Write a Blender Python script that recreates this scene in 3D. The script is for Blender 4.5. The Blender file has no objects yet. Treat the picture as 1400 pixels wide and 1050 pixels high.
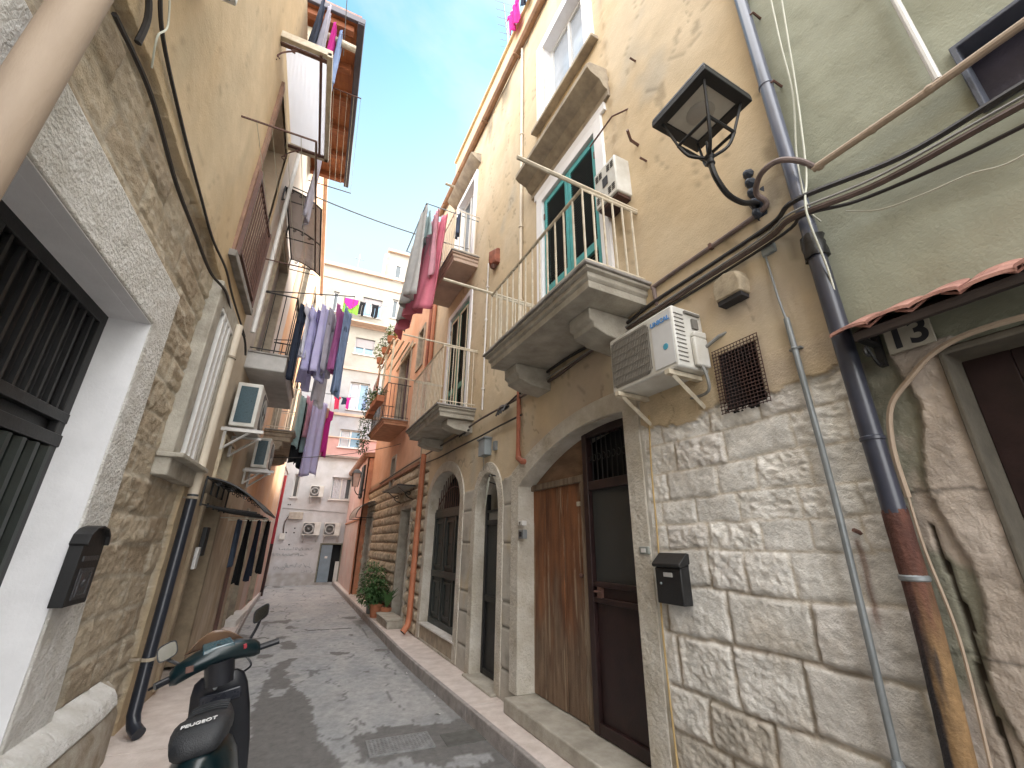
import bpy, bmesh, math, random
from mathutils import Vector, Matrix, noise
from bisect import bisect_right
random.seed(7)
PI = math.pi
sc = bpy.context.scene
COL = sc.collection
R = math.radians

# ------------------------------------------------------------------ helpers
def sstep(a, b, x):
    t = max(0.0, min(1.0, (x - a) / (b - a)))
    return t * t * (3 - 2 * t)
def mix(a, b, t): return tuple(a[i] * (1 - t) + b[i] * t for i in range(3))
def mul(a, k): return tuple(c * k for c in a)
def ns(x, y, z=0.0): return noise.noise(Vector((x, y, z)))
def fbm(x, y, z=0.0, o=4):
    s, a, f = 0.0, 0.5, 1.0
    for _ in range(o):
        s += a * noise.noise(Vector((x * f, y * f, z + f)))
        a *= 0.5; f *= 2.03
    return s

# frames: along the wall (u), out of the wall (o), up (z)
def FR(u, o, z): return Vector((2.275 - 0.05 * u - o, u - 0.05 * o, z))
def FL(u, o, z): return Vector((-1.25 + o, u, z))
def FF(u, o, z): return Vector((u, 20.0 - o, z))
def FP(u, o, z): return Vector((1.30 - 0.024 * (u - 15.0) - o, u, z))      # the pink house stands forward
def ID(x, y, z): return Vector((x, y, z))

class MB:
    def __init__(s, fr=ID):
        s.v = []; s.f = []; s.fr = fr; s.c = None
    def pt(s, *p):
        s.v.append(s.fr(*p)); return len(s.v) - 1
    def box(s, a0, a1, b0, b1, c0, c1):
        n = len(s.v)
        for c in (c0, c1):
            for a, b in ((a0, b0), (a1, b0), (a1, b1), (a0, b1)): s.pt(a, b, c)
        s.f += [(n, n+3, n+2, n+1), (n+4, n+5, n+6, n+7)]
        for i in range(4):
            j = (i + 1) % 4
            s.f.append((n+i, n+j, n+4+j, n+4+i))
        return s
    def prism(s, poly, c0, c1, ax='o'):
        # poly in (u,z) extruded along o; (o,z) along u; (u,o) along z
        n = len(s.v); k = len(poly)
        for c in (c0, c1):
            for p, q in poly:
                if ax == 'o': s.pt(p, c, q)
                elif ax == 'u': s.pt(c, p, q)
                else: s.pt(p, q, c)
        s.f += [tuple(range(n, n+k)), tuple(range(n+2*k-1, n+k-1, -1))]
        for i in range(k):
            j = (i + 1) % k
            s.f.append((n+i, n+k+i, n+k+j, n+j))
        return s
    def ring(s, outer, inner, c0, c1, closed=True, ax='o'):
        k = len(outer); n = len(s.v)
        for c in (c0, c1):
            for pl in (outer, inner):
                for p, q in pl:
                    if ax == 'o': s.pt(p, c, q)
                    elif ax == 'u': s.pt(c, p, q)
                    else: s.pt(p, q, c)
        A, B, C_, D = n, n+k, n+2*k, n+3*k
        m = k if closed else k - 1
        for i in range(m):
            j = (i + 1) % k
            s.f += [(A+i, A+j, B+j, B+i), (C_+i, D+i, D+j, C_+j), (A+i, C_+i, C_+j, A+j), (B+i, B+j, D+j, D+i)]
        if not closed:
            for i in (0, k-1): s.f.append((A+i, B+i, D+i, C_+i))
        return s
    def tube(s, pts, r, n=8, cap=True, sq=1.0):
        P = [s.fr(*p) for p in pts]
        rr = r if isinstance(r, (list, tuple)) else [r] * len(P)
        base = len(s.v); up = None
        for i, p in enumerate(P):
            d = (P[min(i+1, len(P)-1)] - P[max(i-1, 0)])
            if d.length < 1e-9: d = Vector((0, 0, 1))
            d.normalize()
            if up is None:
                up = d.orthogonal().normalized()
            else:
                up = (up - d * up.dot(d))
                up = up.normalized() if up.length > 1e-6 else d.orthogonal().normalized()
            w = d.cross(up)
            for k in range(n):
                a = 2 * PI * (k + .5) / n
                s.v.append(p + (up * math.cos(a) + w * math.sin(a) * sq) * rr[i])
        for i in range(len(P) - 1):
            for k in range(n):
                j = (k + 1) % n
                s.f.append((base+i*n+k, base+i*n+j, base+(i+1)*n+j, base+(i+1)*n+k))
        if cap:
            s.f.append(tuple(base + k for k in range(n-1, -1, -1)))
            e = base + (len(P)-1)*n
            s.f.append(tuple(e + k for k in range(n)))
        return s
    def bar(s, p, q, w, h=None):
        h = h or w
        return s.tube([p, q], w * .7071, 4, True, h / w)
    def lathe(s, prof, c, n=16, axis='z'):
        b = len(s.v)
        for r_, h in prof:
            for k in range(n):
                a = 2 * PI * k / n
                x, y = r_ * math.cos(a), r_ * math.sin(a)
                if axis == 'z': s.pt(c[0]+x, c[1]+y, c[2]+h)
                elif axis == 'o': s.pt(c[0]+x, c[1]+h, c[2]+y)
                else: s.pt(c[0]+h, c[1]+x, c[2]+y)
        for i in range(len(prof)-1):
            for k in range(n):
                j = (k+1) % n
                s.f.append((b+i*n+k, b+i*n+j, b+(i+1)*n+j, b+(i+1)*n+k))
        if prof[0][0] > 1e-6: s.f.append(tuple(b+k for k in range(n)))
        if prof[-1][0] > 1e-6: s.f.append(tuple(b+(len(prof)-1)*n+k for k in range(n)))
        return s
    def loft(s, secs, cap=True):
        b = len(s.v); n = len(secs[0])
        for sec in secs:
            for p in sec: s.pt(*p)
        for i in range(len(secs)-1):
            for k in range(n):
                j = (k+1) % n
                s.f.append((b+i*n+k, b+i*n+j, b+(i+1)*n+j, b+(i+1)*n+k))
        if cap:
            s.f.append(tuple(b+k for k in range(n-1, -1, -1)))
            s.f.append(tuple(b+(len(secs)-1)*n+k for k in range(n)))
        return s
    def surf(s, fn, nu, nv):
        b = len(s.v)
        for i in range(nu+1):
            for j in range(nv+1): s.pt(*fn(i/nu, j/nv))
        for i in range(nu):
            for j in range(nv):
                a = b+i*(nv+1)+j
                s.f.append((a, a+1, a+nv+2, a+nv+1))
        return s
    def build(s, name, m, parent=None, bevel=0, smooth=30, fix=True, solid=0):
        me = bpy.data.meshes.new(name)
        off = Vector((0, 0, 0)); p = parent
        while p is not None:
            off += p.location; p = p.parent
        me.from_pydata([tuple(v - off) for v in s.v], [], s.f)
        if fix:
            bm = bmesh.new(); bm.from_mesh(me)
            bmesh.ops.recalc_face_normals(bm, faces=bm.faces)
            bm.to_mesh(me); bm.free()
        if s.c:
            ca = me.color_attributes.new('Col', 'FLOAT_COLOR', 'POINT')
            buf = []
            for c in s.c: buf += [c[0], c[1], c[2], 1.0]
            ca.data.foreach_set('color', buf)
        me.materials.append(m)
        if smooth:
            me.polygons.foreach_set('use_smooth', [True] * len(me.polygons))
            if smooth < 180: me.set_sharp_from_angle(angle=R(smooth))
        me.update()
        o = bpy.data.objects.new(name, me); COL.objects.link(o)
        o.parent = parent
        if bevel:
            b = o.modifiers.new('bevel', 'BEVEL'); b.width = bevel; b.segments = 2; b.limit_method = 'ANGLE'; b.angle_limit = R(40)
        if solid:
            b = o.modifiers.new('solid', 'SOLIDIFY'); b.thickness = solid; b.offset = 0
        return o

def tag(o, label, cat, group=None, kind=None):
    if label: o['label'] = label
    if cat: o['category'] = cat
    if group: o['group'] = group
    if kind: o['kind'] = kind
    return o
def thing(name, loc, label, cat, group=None):
    e = bpy.data.objects.new(name, None); COL.objects.link(e)
    e.location = loc; e.empty_display_size = .1
    return tag(e, label, cat, group)
def spline(pts, k=8):
    P = [Vector(p) for p in pts]
    if len(P) < 3: return [tuple(p) for p in P]
    out = []
    for i in range(len(P)-1):
        a = P[max(i-1, 0)]; b = P[i]; c = P[i+1]; d = P[min(i+2, len(P)-1)]
        for j in range(k):
            t = j / k
            out.append(tuple(0.5*((2*b)+(-a+c)*t+(2*a-5*b+4*c-d)*t*t+(-a+3*b-3*c+d)*t**3)))
    out.append(tuple(P[-1]))
    return out
def sag(p, q, d, n=14):
    p, q = Vector(p), Vector(q)
    return [tuple(p.lerp(q, i/n) - Vector((0, 0, d*4*(i/n)*(1-i/n)))) for i in range(n+1)]

# ------------------------------------------------------------------ materials
MATS = {}
def mat(name, col, rough=.8, var=.2, vs=5, col2=None, bump=.3, bs=60, metal=0, attr=False, stretch=None, spec=.5, bump2=0, bs2=8, trans=0, alpha=1, coat=0, dist=.01, transl=0):
    if name in MATS: return MATS[name]
    m = bpy.data.materials.new(name); m.use_nodes = True
    nt = m.node_tree; N = nt.nodes; L = nt.links
    b = N['Principled BSDF']
    tc = N.new('ShaderNodeTexCoord'); src = tc.outputs['Object']
    if stretch:
        mp = N.new('ShaderNodeMapping'); mp.inputs['Scale'].default_value = stretch
        L.new(src, mp.inputs['Vector']); vsrc = mp.outputs['Vector']
    else: vsrc = src
    n1 = N.new('ShaderNodeTexNoise'); n1.inputs['Scale'].default_value = vs; n1.inputs['Detail'].default_value = 7; n1.inputs['Roughness'].default_value = .62
    L.new(vsrc, n1.inputs['Vector'])
    cr = N.new('ShaderNodeValToRGB')
    cr.color_ramp.elements[0].position = .33; cr.color_ramp.elements[1].position = .68
    L.new(n1.outputs['Fac'], cr.inputs['Fac'])
    if attr:
        cr.color_ramp.elements[0].color = (1-var, 1-var, 1-var*1.05, 1)
        cr.color_ramp.elements[1].color = (1+var*.5, 1+var*.5, 1+var*.5, 1)
        at = N.new('ShaderNodeAttribute'); at.attribute_name = 'Col'
        mx = N.new('ShaderNodeMix'); mx.data_type = 'RGBA'; mx.blend_type = 'MULTIPLY'; mx.inputs['Factor'].default_value = 1
        L.new(at.outputs['Color'], mx.inputs[6]); L.new(cr.outputs['Color'], mx.inputs[7])
        L.new(mx.outputs[2], b.inputs['Base Color'])
    else:
        c2 = col2 or mul(col, 1 - var)
        c1 = col if col2 else mul(col, 1 + var * .4)
        cr.color_ramp.elements[0].color = (*c2, 1); cr.color_ramp.elements[1].color = (*c1, 1)
        L.new(cr.outputs['Color'], b.inputs['Base Color'])
    b.inputs['Roughness'].default_value = rough; b.inputs['Metallic'].default_value = metal
    b.inputs['Specular IOR Level'].default_value = spec
    if coat: b.inputs['Coat Weight'].default_value = coat
    if trans: b.inputs['Transmission Weight'].default_value = trans
    if alpha < 1: b.inputs['Alpha'].default_value = alpha
    if bump:
        n2 = N.new('ShaderNodeTexNoise'); n2.inputs['Scale'].default_value = bs; n2.inputs['Detail'].default_value = 6; n2.inputs['Roughness'].default_value = .6
        L.new(vsrc, n2.inputs['Vector'])
        h = n2.outputs['Fac']
        if bump2:
            n3 = N.new('ShaderNodeTexNoise'); n3.inputs['Scale'].default_value = bs2; n3.inputs['Detail'].default_value = 3
            L.new(vsrc, n3.inputs['Vector'])
            ma = N.new('ShaderNodeMath'); ma.operation = 'MULTIPLY_ADD'
            L.new(n3.outputs['Fac'], ma.inputs[0]); ma.inputs[1].default_value = bump2; L.new(h, ma.inputs[2]); h = ma.outputs[0]
        bp = N.new('ShaderNodeBump'); bp.inputs['Strength'].default_value = bump; bp.inputs['Distance'].default_value = dist
        L.new(h, bp.inputs['Height']); L.new(bp.outputs['Normal'], b.inputs['Normal'])
    if rough < .75:
        mr = N.new('ShaderNodeMapRange'); mr.inputs['To Min'].default_value = max(.05, rough-.12); mr.inputs['To Max'].default_value = min(1, rough+.15)
        L.new(n1.outputs['Fac'], mr.inputs['Value']); L.new(mr.outputs['Result'], b.inputs['Roughness'])
    if transl:
        tb = N.new('ShaderNodeBsdfTranslucent'); ms = N.new('ShaderNodeMixShader'); ms.inputs[0].default_value = transl
        tb.inputs['Color'].default_value = (*col, 1)
        out = next(x for x in N if x.type == 'OUTPUT_MATERIAL')
        L.new(b.outputs[0], ms.inputs[1]); L.new(tb.outputs[0], ms.inputs[2]); L.new(ms.outputs[0], out.inputs['Surface'])
    MATS[name] = m
    return m

M_rel   = mat('stone_relief', (1,1,1), .9, .14, 12, attr=True, bump=.75, bs=85, dist=.008, bump2=.5, bs2=30)
M_plas  = mat('old_plaster', (1,1,1), .92, .10, 3, attr=True, bump=.45, bs=70, dist=.006, bump2=2, bs2=9)
M_asph  = mat('asphalt', (1,1,1), .8, .14, 30, attr=True, bump=.8, bs=260, dist=.006)
M_lime  = mat('limestone_trim', (.46,.43,.37), .88, .3, 5, col2=(.29,.265,.22), bump=.6, bs=50, bump2=1.5)
M_pier  = mat('weathered_pier', (.60,.57,.51), .9, .3, 3.6, col2=(.42,.375,.30), bump=1., bs=34, bump2=2.2, bs2=7, dist=.014)
M_white = mat('hammered_white_stone', (.72,.71,.69), .9, .2, 7, col2=(.55,.53,.49), bump=1., bs=38, dist=.02, bump2=1)
M_wplas = mat('white_plaster', (.80,.80,.82), .9, .1, 3, bump=.2, bs=60)
M_grey  = mat('grey_slab', (.36,.34,.32), .9, .3, 6, col2=(.19,.175,.16), bump=.5, bs=50)
M_under = mat('slab_soffit', (.34,.325,.31), .9, .15, 3, bump=.25)
M_corn  = mat('cornice_stone', (.42,.36,.27), .9, .35, 6, col2=(.24,.20,.16), bump=.5, bs=45)
M_cream = mat('cream_paint_metal', (.62,.57,.46), .5, .2, 14, col2=(.45,.38,.28), bump=.2)
M_black = mat('black_metal', (.014,.014,.015), .5, .3, 10, bump=.15)
M_dkred = mat('dark_brown_metal', (.030,.014,.014), .42, .4, 8, bump=.12)
M_mesh  = mat('dark_perforated_panel', (.040,.042,.041), .6, .2, 300, bump=.5, bs=500)
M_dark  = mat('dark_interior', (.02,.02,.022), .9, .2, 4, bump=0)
M_green = mat('dark_green_door', (.028,.034,.031), .45, .35, 8, bump=.15)
M_turq  = mat('turquoise_paint', (.055,.34,.36), .55, .2, 12, col2=(.04,.25,.24), bump=.2)
M_teal  = mat('green_paint', (.06,.25,.19), .6, .3, 10, bump=.2)
M_creamd= mat('cream_shutter', (.62,.53,.38), .6, .2, 10, bump=.2)
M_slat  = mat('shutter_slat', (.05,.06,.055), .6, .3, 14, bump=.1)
M_acw   = mat('ac_white', (.66,.66,.63), .45, .12, 5, col2=(.50,.48,.43), bump=.05)
M_acg   = mat('ac_grille', (.21,.195,.17), .6, .2, 60, bump=.3, bs=200)
M_pipeb = mat('blue_black_pipe', (.115,.13,.185), .3, .2, 3, col2=(.085,.095,.13), bump=.03, coat=.3)
M_pipel = mat('dark_pipe', (.045,.05,.075), .35, .2, 3, col2=(.025,.028,.04), bump=.03, coat=.2)
M_pipek = mat('black_pipe', (.018,.022,.032), .3, .2, 8, bump=.05)
M_rust  = mat('rusty_iron', (.10,.042,.028), .8, .5, 5, col2=(.03,.024,.026), bump=.5, stretch=(1,1,.35))
M_rust2 = mat('rusty_ochre_pipe', (.27,.155,.065), .85, .5, 6, col2=(.022,.020,.024), bump=.6, stretch=(2,2,.5))
M_galv  = mat('galvanised_conduit', (.24,.26,.27), .45, .15, 12, metal=.3, bump=.1)
M_orpip = mat('orange_pipe', (.50,.185,.095), .5, .2, 5, bump=.1)
M_copip = mat('copper_pipe', (.35,.11,.06), .5, .3, 8, bump=.1)
M_crpip = mat('cream_pipe', (.60,.53,.43), .5, .12, 4, bump=.1)
M_bpip  = mat('beige_pipe', (.43,.34,.26), .7, .2, 3, col2=(.33,.25,.185), bump=.2, stretch=(1,1,.3))
M_wpip  = mat('white_pipe', (.66,.65,.63), .4, .1, 6, bump=.05)
M_cable = mat('black_cable', (.03,.026,.026), .6, .3, 20, bump=.1)
M_cab2  = mat('brown_cable', (.10,.07,.06), .6, .3, 20, bump=.1)
M_wcab  = mat('white_cable', (.55,.56,.48), .6, .1, 20, bump=0)
M_gcab  = mat('grey_cable', (.22,.22,.21), .6, .1, 20, bump=0)
M_wood  = mat('old_door_wood', (.165,.085,.042), .75, .5, 3.0, col2=(.075,.036,.02), bump=.7, bs=30, stretch=(5,5,.6), dist=.01)
M_wood2 = mat('worn_grey_wood', (.26,.20,.14), .8, .5, 3.0, col2=(.11,.07,.045), bump=.7, bs=30, stretch=(5,5,.6))
M_eave  = mat('orange_eave_wood', (.42,.15,.05), .6, .35, 4, col2=(.26,.08,.03), bump=.2, stretch=(6,.6,1))
M_brn   = mat('brown_metal', (.13,.065,.05), .6, .3, 12, bump=.3)
M_tile  = mat('terracotta_tile', (.50,.27,.21), .85, .4, 9, col2=(.26,.12,.10), bump=.5)
M_terra = mat('terracotta', (.42,.16,.08), .8, .2, 9, bump=.2)
M_pave  = mat('pink_paving_stone', (.66,.59,.55), .7, .22, 7, col2=(.50,.43,.39), bump=.4, bs=60)
M_kerb  = mat('kerb_stone', (.34,.31,.295), .85, .3, 8, bump=.6)
M_iron  = mat('cast_iron_cover', (.24,.24,.24), .6, .35, 14, bump=.8, bs=90)
M_poly  = mat('white_corrugated_sheet', (.80,.81,.86), .5, .06, 5, bump=.05, transl=.6)
M_smoke = mat('smoky_canopy_sheet', (.30,.25,.23), .25, .05, 2, bump=0, alpha=.62, transl=.5)
M_glass = mat('window_glass', (.05,.07,.08), .08, .3, 2, bump=0, spec=.9)
M_bglas = mat('blue_window_glass', (.16,.30,.42), .12, .3, 2, bump=0, spec=.9)
M_curt  = mat('lace_curtain', (.55,.56,.60), .9, .15, 8, bump=.2, stretch=(8,8,.5))
M_blind = mat('grey_roller_blind', (.30,.27,.27), .6, .1, 4, bump=.05)
M_leaf  = mat('leaf', (.055,.13,.035), .6, .5, 9, bump=.1)
M_leaf2 = mat('light_leaf', (.17,.27,.05), .6, .4, 9, bump=.1)
M_soil  = mat('soil', (.05,.035,.025), .95, .3, 20)
M_red   = mat('red_paint', (.30,.02,.035), .5, .2, 6)
M_ink   = mat('black_paint', (.025,.025,.03), .7, .1, 10, bump=0)
M_blue  = mat('blue_print', (.06,.25,.60), .6, .1, 10, bump=0)
M_graf  = mat('graffiti_paint', (.33,.36,.38), .9, .2, 10, bump=0)
M_plate = mat('pale_tile_sign', (.44,.41,.34), .6, .15, 12, bump=.1)
M_teals = mat('ac_dark_side', (.02,.06,.08), .3, .3, 60, bump=.2, bs=250)
M_bag   = mat('black_plastic', (.015,.015,.017), .35, .2, 10, bump=.3, bs=30)
def fab(name, c, c2=None): return mat('fabric_' + name, c, .95, .2, 9, col2=c2, bump=.3, bs=120, transl=.35)

# ------------------------------------------------------------------ relief walls
def arch_z(h, u):
    if len(h) > 5: return h[4] - h[6]*(u-h[5])**2
    # hole = (u0,u1,z0,zs,zt): zs spring height, zt crown
    u0, u1, z0, zs, zt = h[:5]
    if zt <= zs: return zs
    c = (u0+u1)/2; w = (u1-u0)/2
    t = max(-1, min(1, (u-c)/w))
    return zs + (zt-zs)*math.sqrt(max(0, 1-t*t))
def arch_path(h, e=0.0, n=20, seg=False):
    if len(h) > 5:
        return [(h[0]-e, h[2])] + [(h[0]-e+(h[1]-h[0]+2*e)*i/n, arch_z(h, h[0]+(h[1]-h[0])*i/n)+e) for i in range(n+1)] + [(h[1]+e, h[2])]
    u0, u1, z0, zs, zt = h[:5]
    if zt <= zs: return [(u0-e, z0), (u0-e, zs+e), (u1+e, zs+e), (u1+e, z0)]
    c = (u0+u1)/2; w = (u1-u0)/2+e; H = zt-zs+e
    pts = [(u0-e, z0)]
    for i in range(n+1):
        a = PI - PI*i/n
        pts.append((c+w*math.cos(a), zs+H*math.sin(a)))
    pts.append((u1+e, z0))
    return pts
def relief(fr, name, m, parent, u0, u1, z0, z1, du, dz, holes, fn, keep=None):
    us = {round(u0+i*du, 4) for i in range(int((u1-u0)/du)+1)} | {u1}
    zs = {round(z0+i*dz, 4) for i in range(int((z1-z0)/dz)+1)} | {z1}
    for h in holes:
        us |= {h[0], h[1]}; zs |= {h[2], h[3]}
    us = sorted(u for u in us if u0 <= u <= u1); zs = sorted(z for z in zs if z0 <= z <= z1)
    mb = MB(fr); mb.c = []
    idx = {}
    W = len(zs)
    for u in us:
        for z in zs:
            o, c = fn(u, z); mb.pt(u, o, z); mb.c.append(c)
    for i in range(len(us)-1):
        uc = (us[i]+us[i+1])/2
        hs = [h for h in holes if h[0] < uc < h[1]]
        for j in range(W-1):
            zc = (zs[j]+zs[j+1])/2
            if any(h[2] < zc < arch_z(h, uc) for h in hs): continue
            if keep and not keep(uc, zc): continue
            a = i*W+j
            mb.f.append((a, a+W, a+W+1, a+1))
    return mb.build(name, m, parent, smooth=180, fix=False)
def surround(fr, parent, h, w, o0, o1, m, name='door_surround', bevel=.006, wz=None):
    inner = arch_path(h); outer = arch_path(h, w)
    if wz is not None:
        outer = [(p, h[3]+wz if q > h[3] and h[4] <= h[3] else q) for p, q in outer]
    mb = MB(fr); mb.ring(outer, inner, o0, o1, closed=False)
    return mb.build(name, m, parent, bevel=bevel, smooth=35)
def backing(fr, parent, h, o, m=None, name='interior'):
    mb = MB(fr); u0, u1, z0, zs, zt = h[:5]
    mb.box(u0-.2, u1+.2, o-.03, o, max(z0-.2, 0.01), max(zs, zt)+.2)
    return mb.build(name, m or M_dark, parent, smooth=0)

class Blocks:
    def __init__(s, seed, u0, u1, z0, z1, hs, wsz):
        r = random.Random(seed); s.z = [z0-.1]; s.rows = []
        while s.z[-1] < z1+.2:
            h = r.uniform(*hs); s.z.append(s.z[-1]+h)
            us = [u0-r.uniform(.1, .6)]
            while us[-1] < u1+.5: us.append(us[-1]+r.uniform(*wsz))
            s.rows.append((us, [(r.random(), r.random(), r.uniform(-1, 1), r.uniform(-1, 1)) for _ in us]))
    def q(s, u, z):
        i = min(max(bisect_right(s.z, z)-1, 0), len(s.rows)-1)
        us, pr = s.rows[i]
        j = min(max(bisect_right(us, u)-1, 0), len(us)-2)
        dz = min(z-s.z[i], s.z[i+1]-z); du = min(u-us[j], us[j+1]-u)
        return max(0, min(dz, du)), dz, du, pr[j], (u-us[j])/(us[j+1]-us[j])-.5, (z-s.z[i])/(s.z[i+1]-s.z[i])-.5
# ================================================================== THE RIGHT SIDE: yellow house
yh = thing('yellow_house', FR(5, 0, 0), 'ochre yellow plastered house with the turquoise shutters and the stone balcony', 'house')
DD = (2.62, 4.41, .24, 2.2, 2.63, 2.95, .197); SD = (4.93, 5.65, .14, 2.0, 2.48); BA = (6.29, 7.95, .14, 2.2, 2.75)
MW = (1.45, 1.70, 2.37, 2.73, 0); D1 = (2.7, 3.8, 3.53, 5.78, 0); WW = (2.75, 3.7, 7.33, 8.72, 0)
D2 = (6.36, 7.45, 3.5, 5.82, 0); D3 = (6.45, 7.4, 6.42, 8.7, 0)
rubble = Blocks(11, 0.9, 2.5, 0, 1.45, (.20, .30), (.22, .48)); r2_ = Blocks(14, 0.9, 2.5, 0, 2.8, (.15, .20), (.18, .40))
k_ = bisect_right(rubble.z, 1.45); r2z = [z - r2_.z[0] + rubble.z[k_] for z in r2_.z]
rubble.z = rubble.z[:k_] + r2z; rubble.rows = rubble.rows[:k_] + r2_.rows
rustic = Blocks(5, 8.2, 15.2, 0, 3.4, (.19, .235), (.3, .5))
YEL = (.55, .43, .275); YEL2 = (.59, .49, .35); GRY = (.40, .38, .33)
def ychips(u, z):
    o = .02 * fbm(u*.7, z*.7, 3) + .006 * fbm(u*3, z*3, 1)
    t = sstep(-.25, .35, fbm(u*.9, z*.55, 7))
    c = mix(YEL, YEL2, t)
    g = sstep(.12, .42, fbm(u*1.3+4, z*1.1, 2))
    c = mix(c, GRY, .55*g)
    # rain streaks below the gutter
    s = sstep(.05, .45, fbm(u*4.5, z*.35, 9)) * sstep(5.5, 9.4, z)
    c = mix(c, (.30, .255, .17), .5*s)
    b = sstep(0, .4, fbm(u*2.2, z*.8, 31)) * sstep(8.3, 9.3, z) * sstep(4.6, 5.2, u) * (1-sstep(6.9, 7.5, u))
    c = mix(c, (.10, .09, .07), .8*b)
    # mended band above the stone
    k = sstep(.0, .3, fbm(u*1.1, z*1.4, 55)) * (1-sstep(2.9, 3.7, z))
    c = mix(c, (.45, .37, .29), .75*k)
    cr = abs(ns(u*1.6+ .25*ns(u*5, z*5, 2), z*.9 + .2*ns(u*6, z*6, 5), 77))
    if cr < .012: c = mul(c, .72); o -= .004
    return o, c
def rubble_at(u, z):
    uu = u + .018*ns(u*4, z*4, 1) + .008*ns(u*13, z*13, 4); zz = z + .022*ns(u*2.4, z*2.4, 8) + .009*ns(u*11, z*11, 2)
    d, dz, du, pr, a, b = rubble.q(uu, zz)
    prof = sstep(.0, .014+.016*pr[1], d + .006*ns(u*22, z*22, 6))
    low = 1 - sstep(1.15, 1.6, z + .25*ns(u*2, z, 3))            # below, open brown joints; above, limewashed ones
    rough = .012*fbm(u*8, z*11, pr[0]*9) + .013*fbm(u*30, z*46, 3, 4)
    rl = ns(u*5+pr[0]*7, z*8, 5)
    o = .014 + prof*(.006+.008*low*pr[1] + rough*(.35+.75*(pr[3]+1)) + .006*pr[2] + .012*a*pr[2]*low + .007*max(0, rl)) - .010*low*(1-prof) + .012*fbm(u*2.5, z*2.5, 70)
    st = mix((.74, .72, .68), (.83, .815, .785), pr[0])
    if pr[1] > .8 and low > .5: st = (.47, .435, .385); o -= .006
    st = mix(st, (.56, .48, .38), .45*sstep(.02, .4, fbm(u*2.1, z*2.3, 21)))
    jt = mix((.56, .49, .39), (.34, .26, .18), low*sstep(-.5, .3, ns(u*3, z*3, 50)))
    jt = mix(jt, st, .25)
    st = mul(st, 1 + .10*pr[3]); st = mix(st, (.50, .45, .42), .35*sstep(.25, .9, pr[2]))
    dmp = (1-sstep(.5, 1.5, z + .5*fbm(u*2.2, z*1.2, 81))); st = mix(st, (.46, .42, .36), .38*dmp)
    c = mix(jt, st, sstep(.002, .010+.006*low, d + .004*ns(u*30, z*30, 6)))
    c = mul(c, 1 + .35*fbm(u*9, z*9, 2) + .3*fbm(u*40, z*40, 2, 2))
    rs = math.exp(-((u-1.2+.02*ns(0, z*6, 0))/.014)**2) * sstep(1.25, 1.35, z) * (1-sstep(1.63, 1.66, z))
    c = mix(c, (.16, .07, .04), .8*rs)
    return o, c
def rustic_at(u, z):
    zz = z + .008*ns(u*3, z*3, 8); uu = u + .01*ns(u*9, z*9, 3)
    d, dz, du, pr, a, b = rustic.q(uu, zz)
    prof = sstep(0, .06, min(dz, du*1.3))
    o = .005 + .045*prof + prof*(.045*fbm(u*7, z*9, pr[0]*5) + .022*fbm(u*20, z*20, 2))
    st = mix((.44, .37, .27), (.58, .51, .40), pr[0]); st = mul(st, 1+.6*fbm(u*6, z*6, 4))
    return o, mix((.15, .115, .08), st, sstep(.004, .022, d))
def fn_yellow(u, z):
    e = 2.40 + .07*ns(u*2.2, 3, 1) + .05*ns(u*9, z*3, 1)
    if u < 2.42+.01*ns(z*6, 0, 0):
        if z < e: return rubble_at(u, z)
        o, c = ychips(u, z); return o+.035, c
    if u > 8.16 + .03*ns(z*8, 1, 1) and z < 3.0: return rustic_at(u, z)
    o, c = ychips(u, z)
    if u < 2.62 and z < 2.9:                                       # smooth grey doorpost
        k = sstep(.0, .3, fbm(u*3, z*1.6, 13))
        c = mix((.55, .53, .485), (.34, .315, .26), k)
        c = mix((.36, .29, .19), c, sstep(.2, 1.1, z + .3*ns(u*4, z*3, 3)))
        return .025 + .004*fbm(u*6, z*6), c
    top = 2.3 + .12*ns(u*1.4, 0, 4)
    if 4.2 < u and z < top:
        k = sstep(-.1, .3, fbm(u*2.4, z*1.2, 17))
        st = mix((.47, .44, .385), (.30, .28, .24), k)
        st = mix(st, (.52, .40, .22), .5*sstep(.1, .35, fbm(u*2, z*1.4, 41)))
        jz = min(abs(z-h) for h in (.40, .78, 1.02, 1.62, 2.05))
        o2 = .028 + .008*fbm(u*8, z*8, 3)
        if jz < .010: st = mul(st, .45); o2 -= .012
        return o2, st
    return o + .018, c
HY = [DD, SD, BA, MW, D1, WW, D2, D3]
relief(FR, 'wall', M_rel, yh, 1.02, 2.42, 0, 2.62, .0115, .0115, HY, fn_yellow)
relief(FR, 'wall', M_plas, yh, 2.42, 8.86, 0, 2.9, .022, .020, HY, fn_yellow)
relief(FR, 'wall', M_plas, yh, 1.02, 2.42, 2.62, 2.9, .02, .018, HY, fn_yellow)
relief(FR, 'wall', M_plas, yh, 1.02, 8.86, 2.9, 9.75, .04, .04, HY, fn_yellow)
mb = MB(FR); mb.box(1.02, 8.86, -6, -.55, .01, 9.72); mb.box(1.02, 8.86, -.55, -.01, 9.6, 9.72)
mb.box(8.80, 8.86, -.55, -.005, 6.5, 9.6); mb.build('body', M_plas if False else M_corn, yh, smooth=0)
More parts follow.
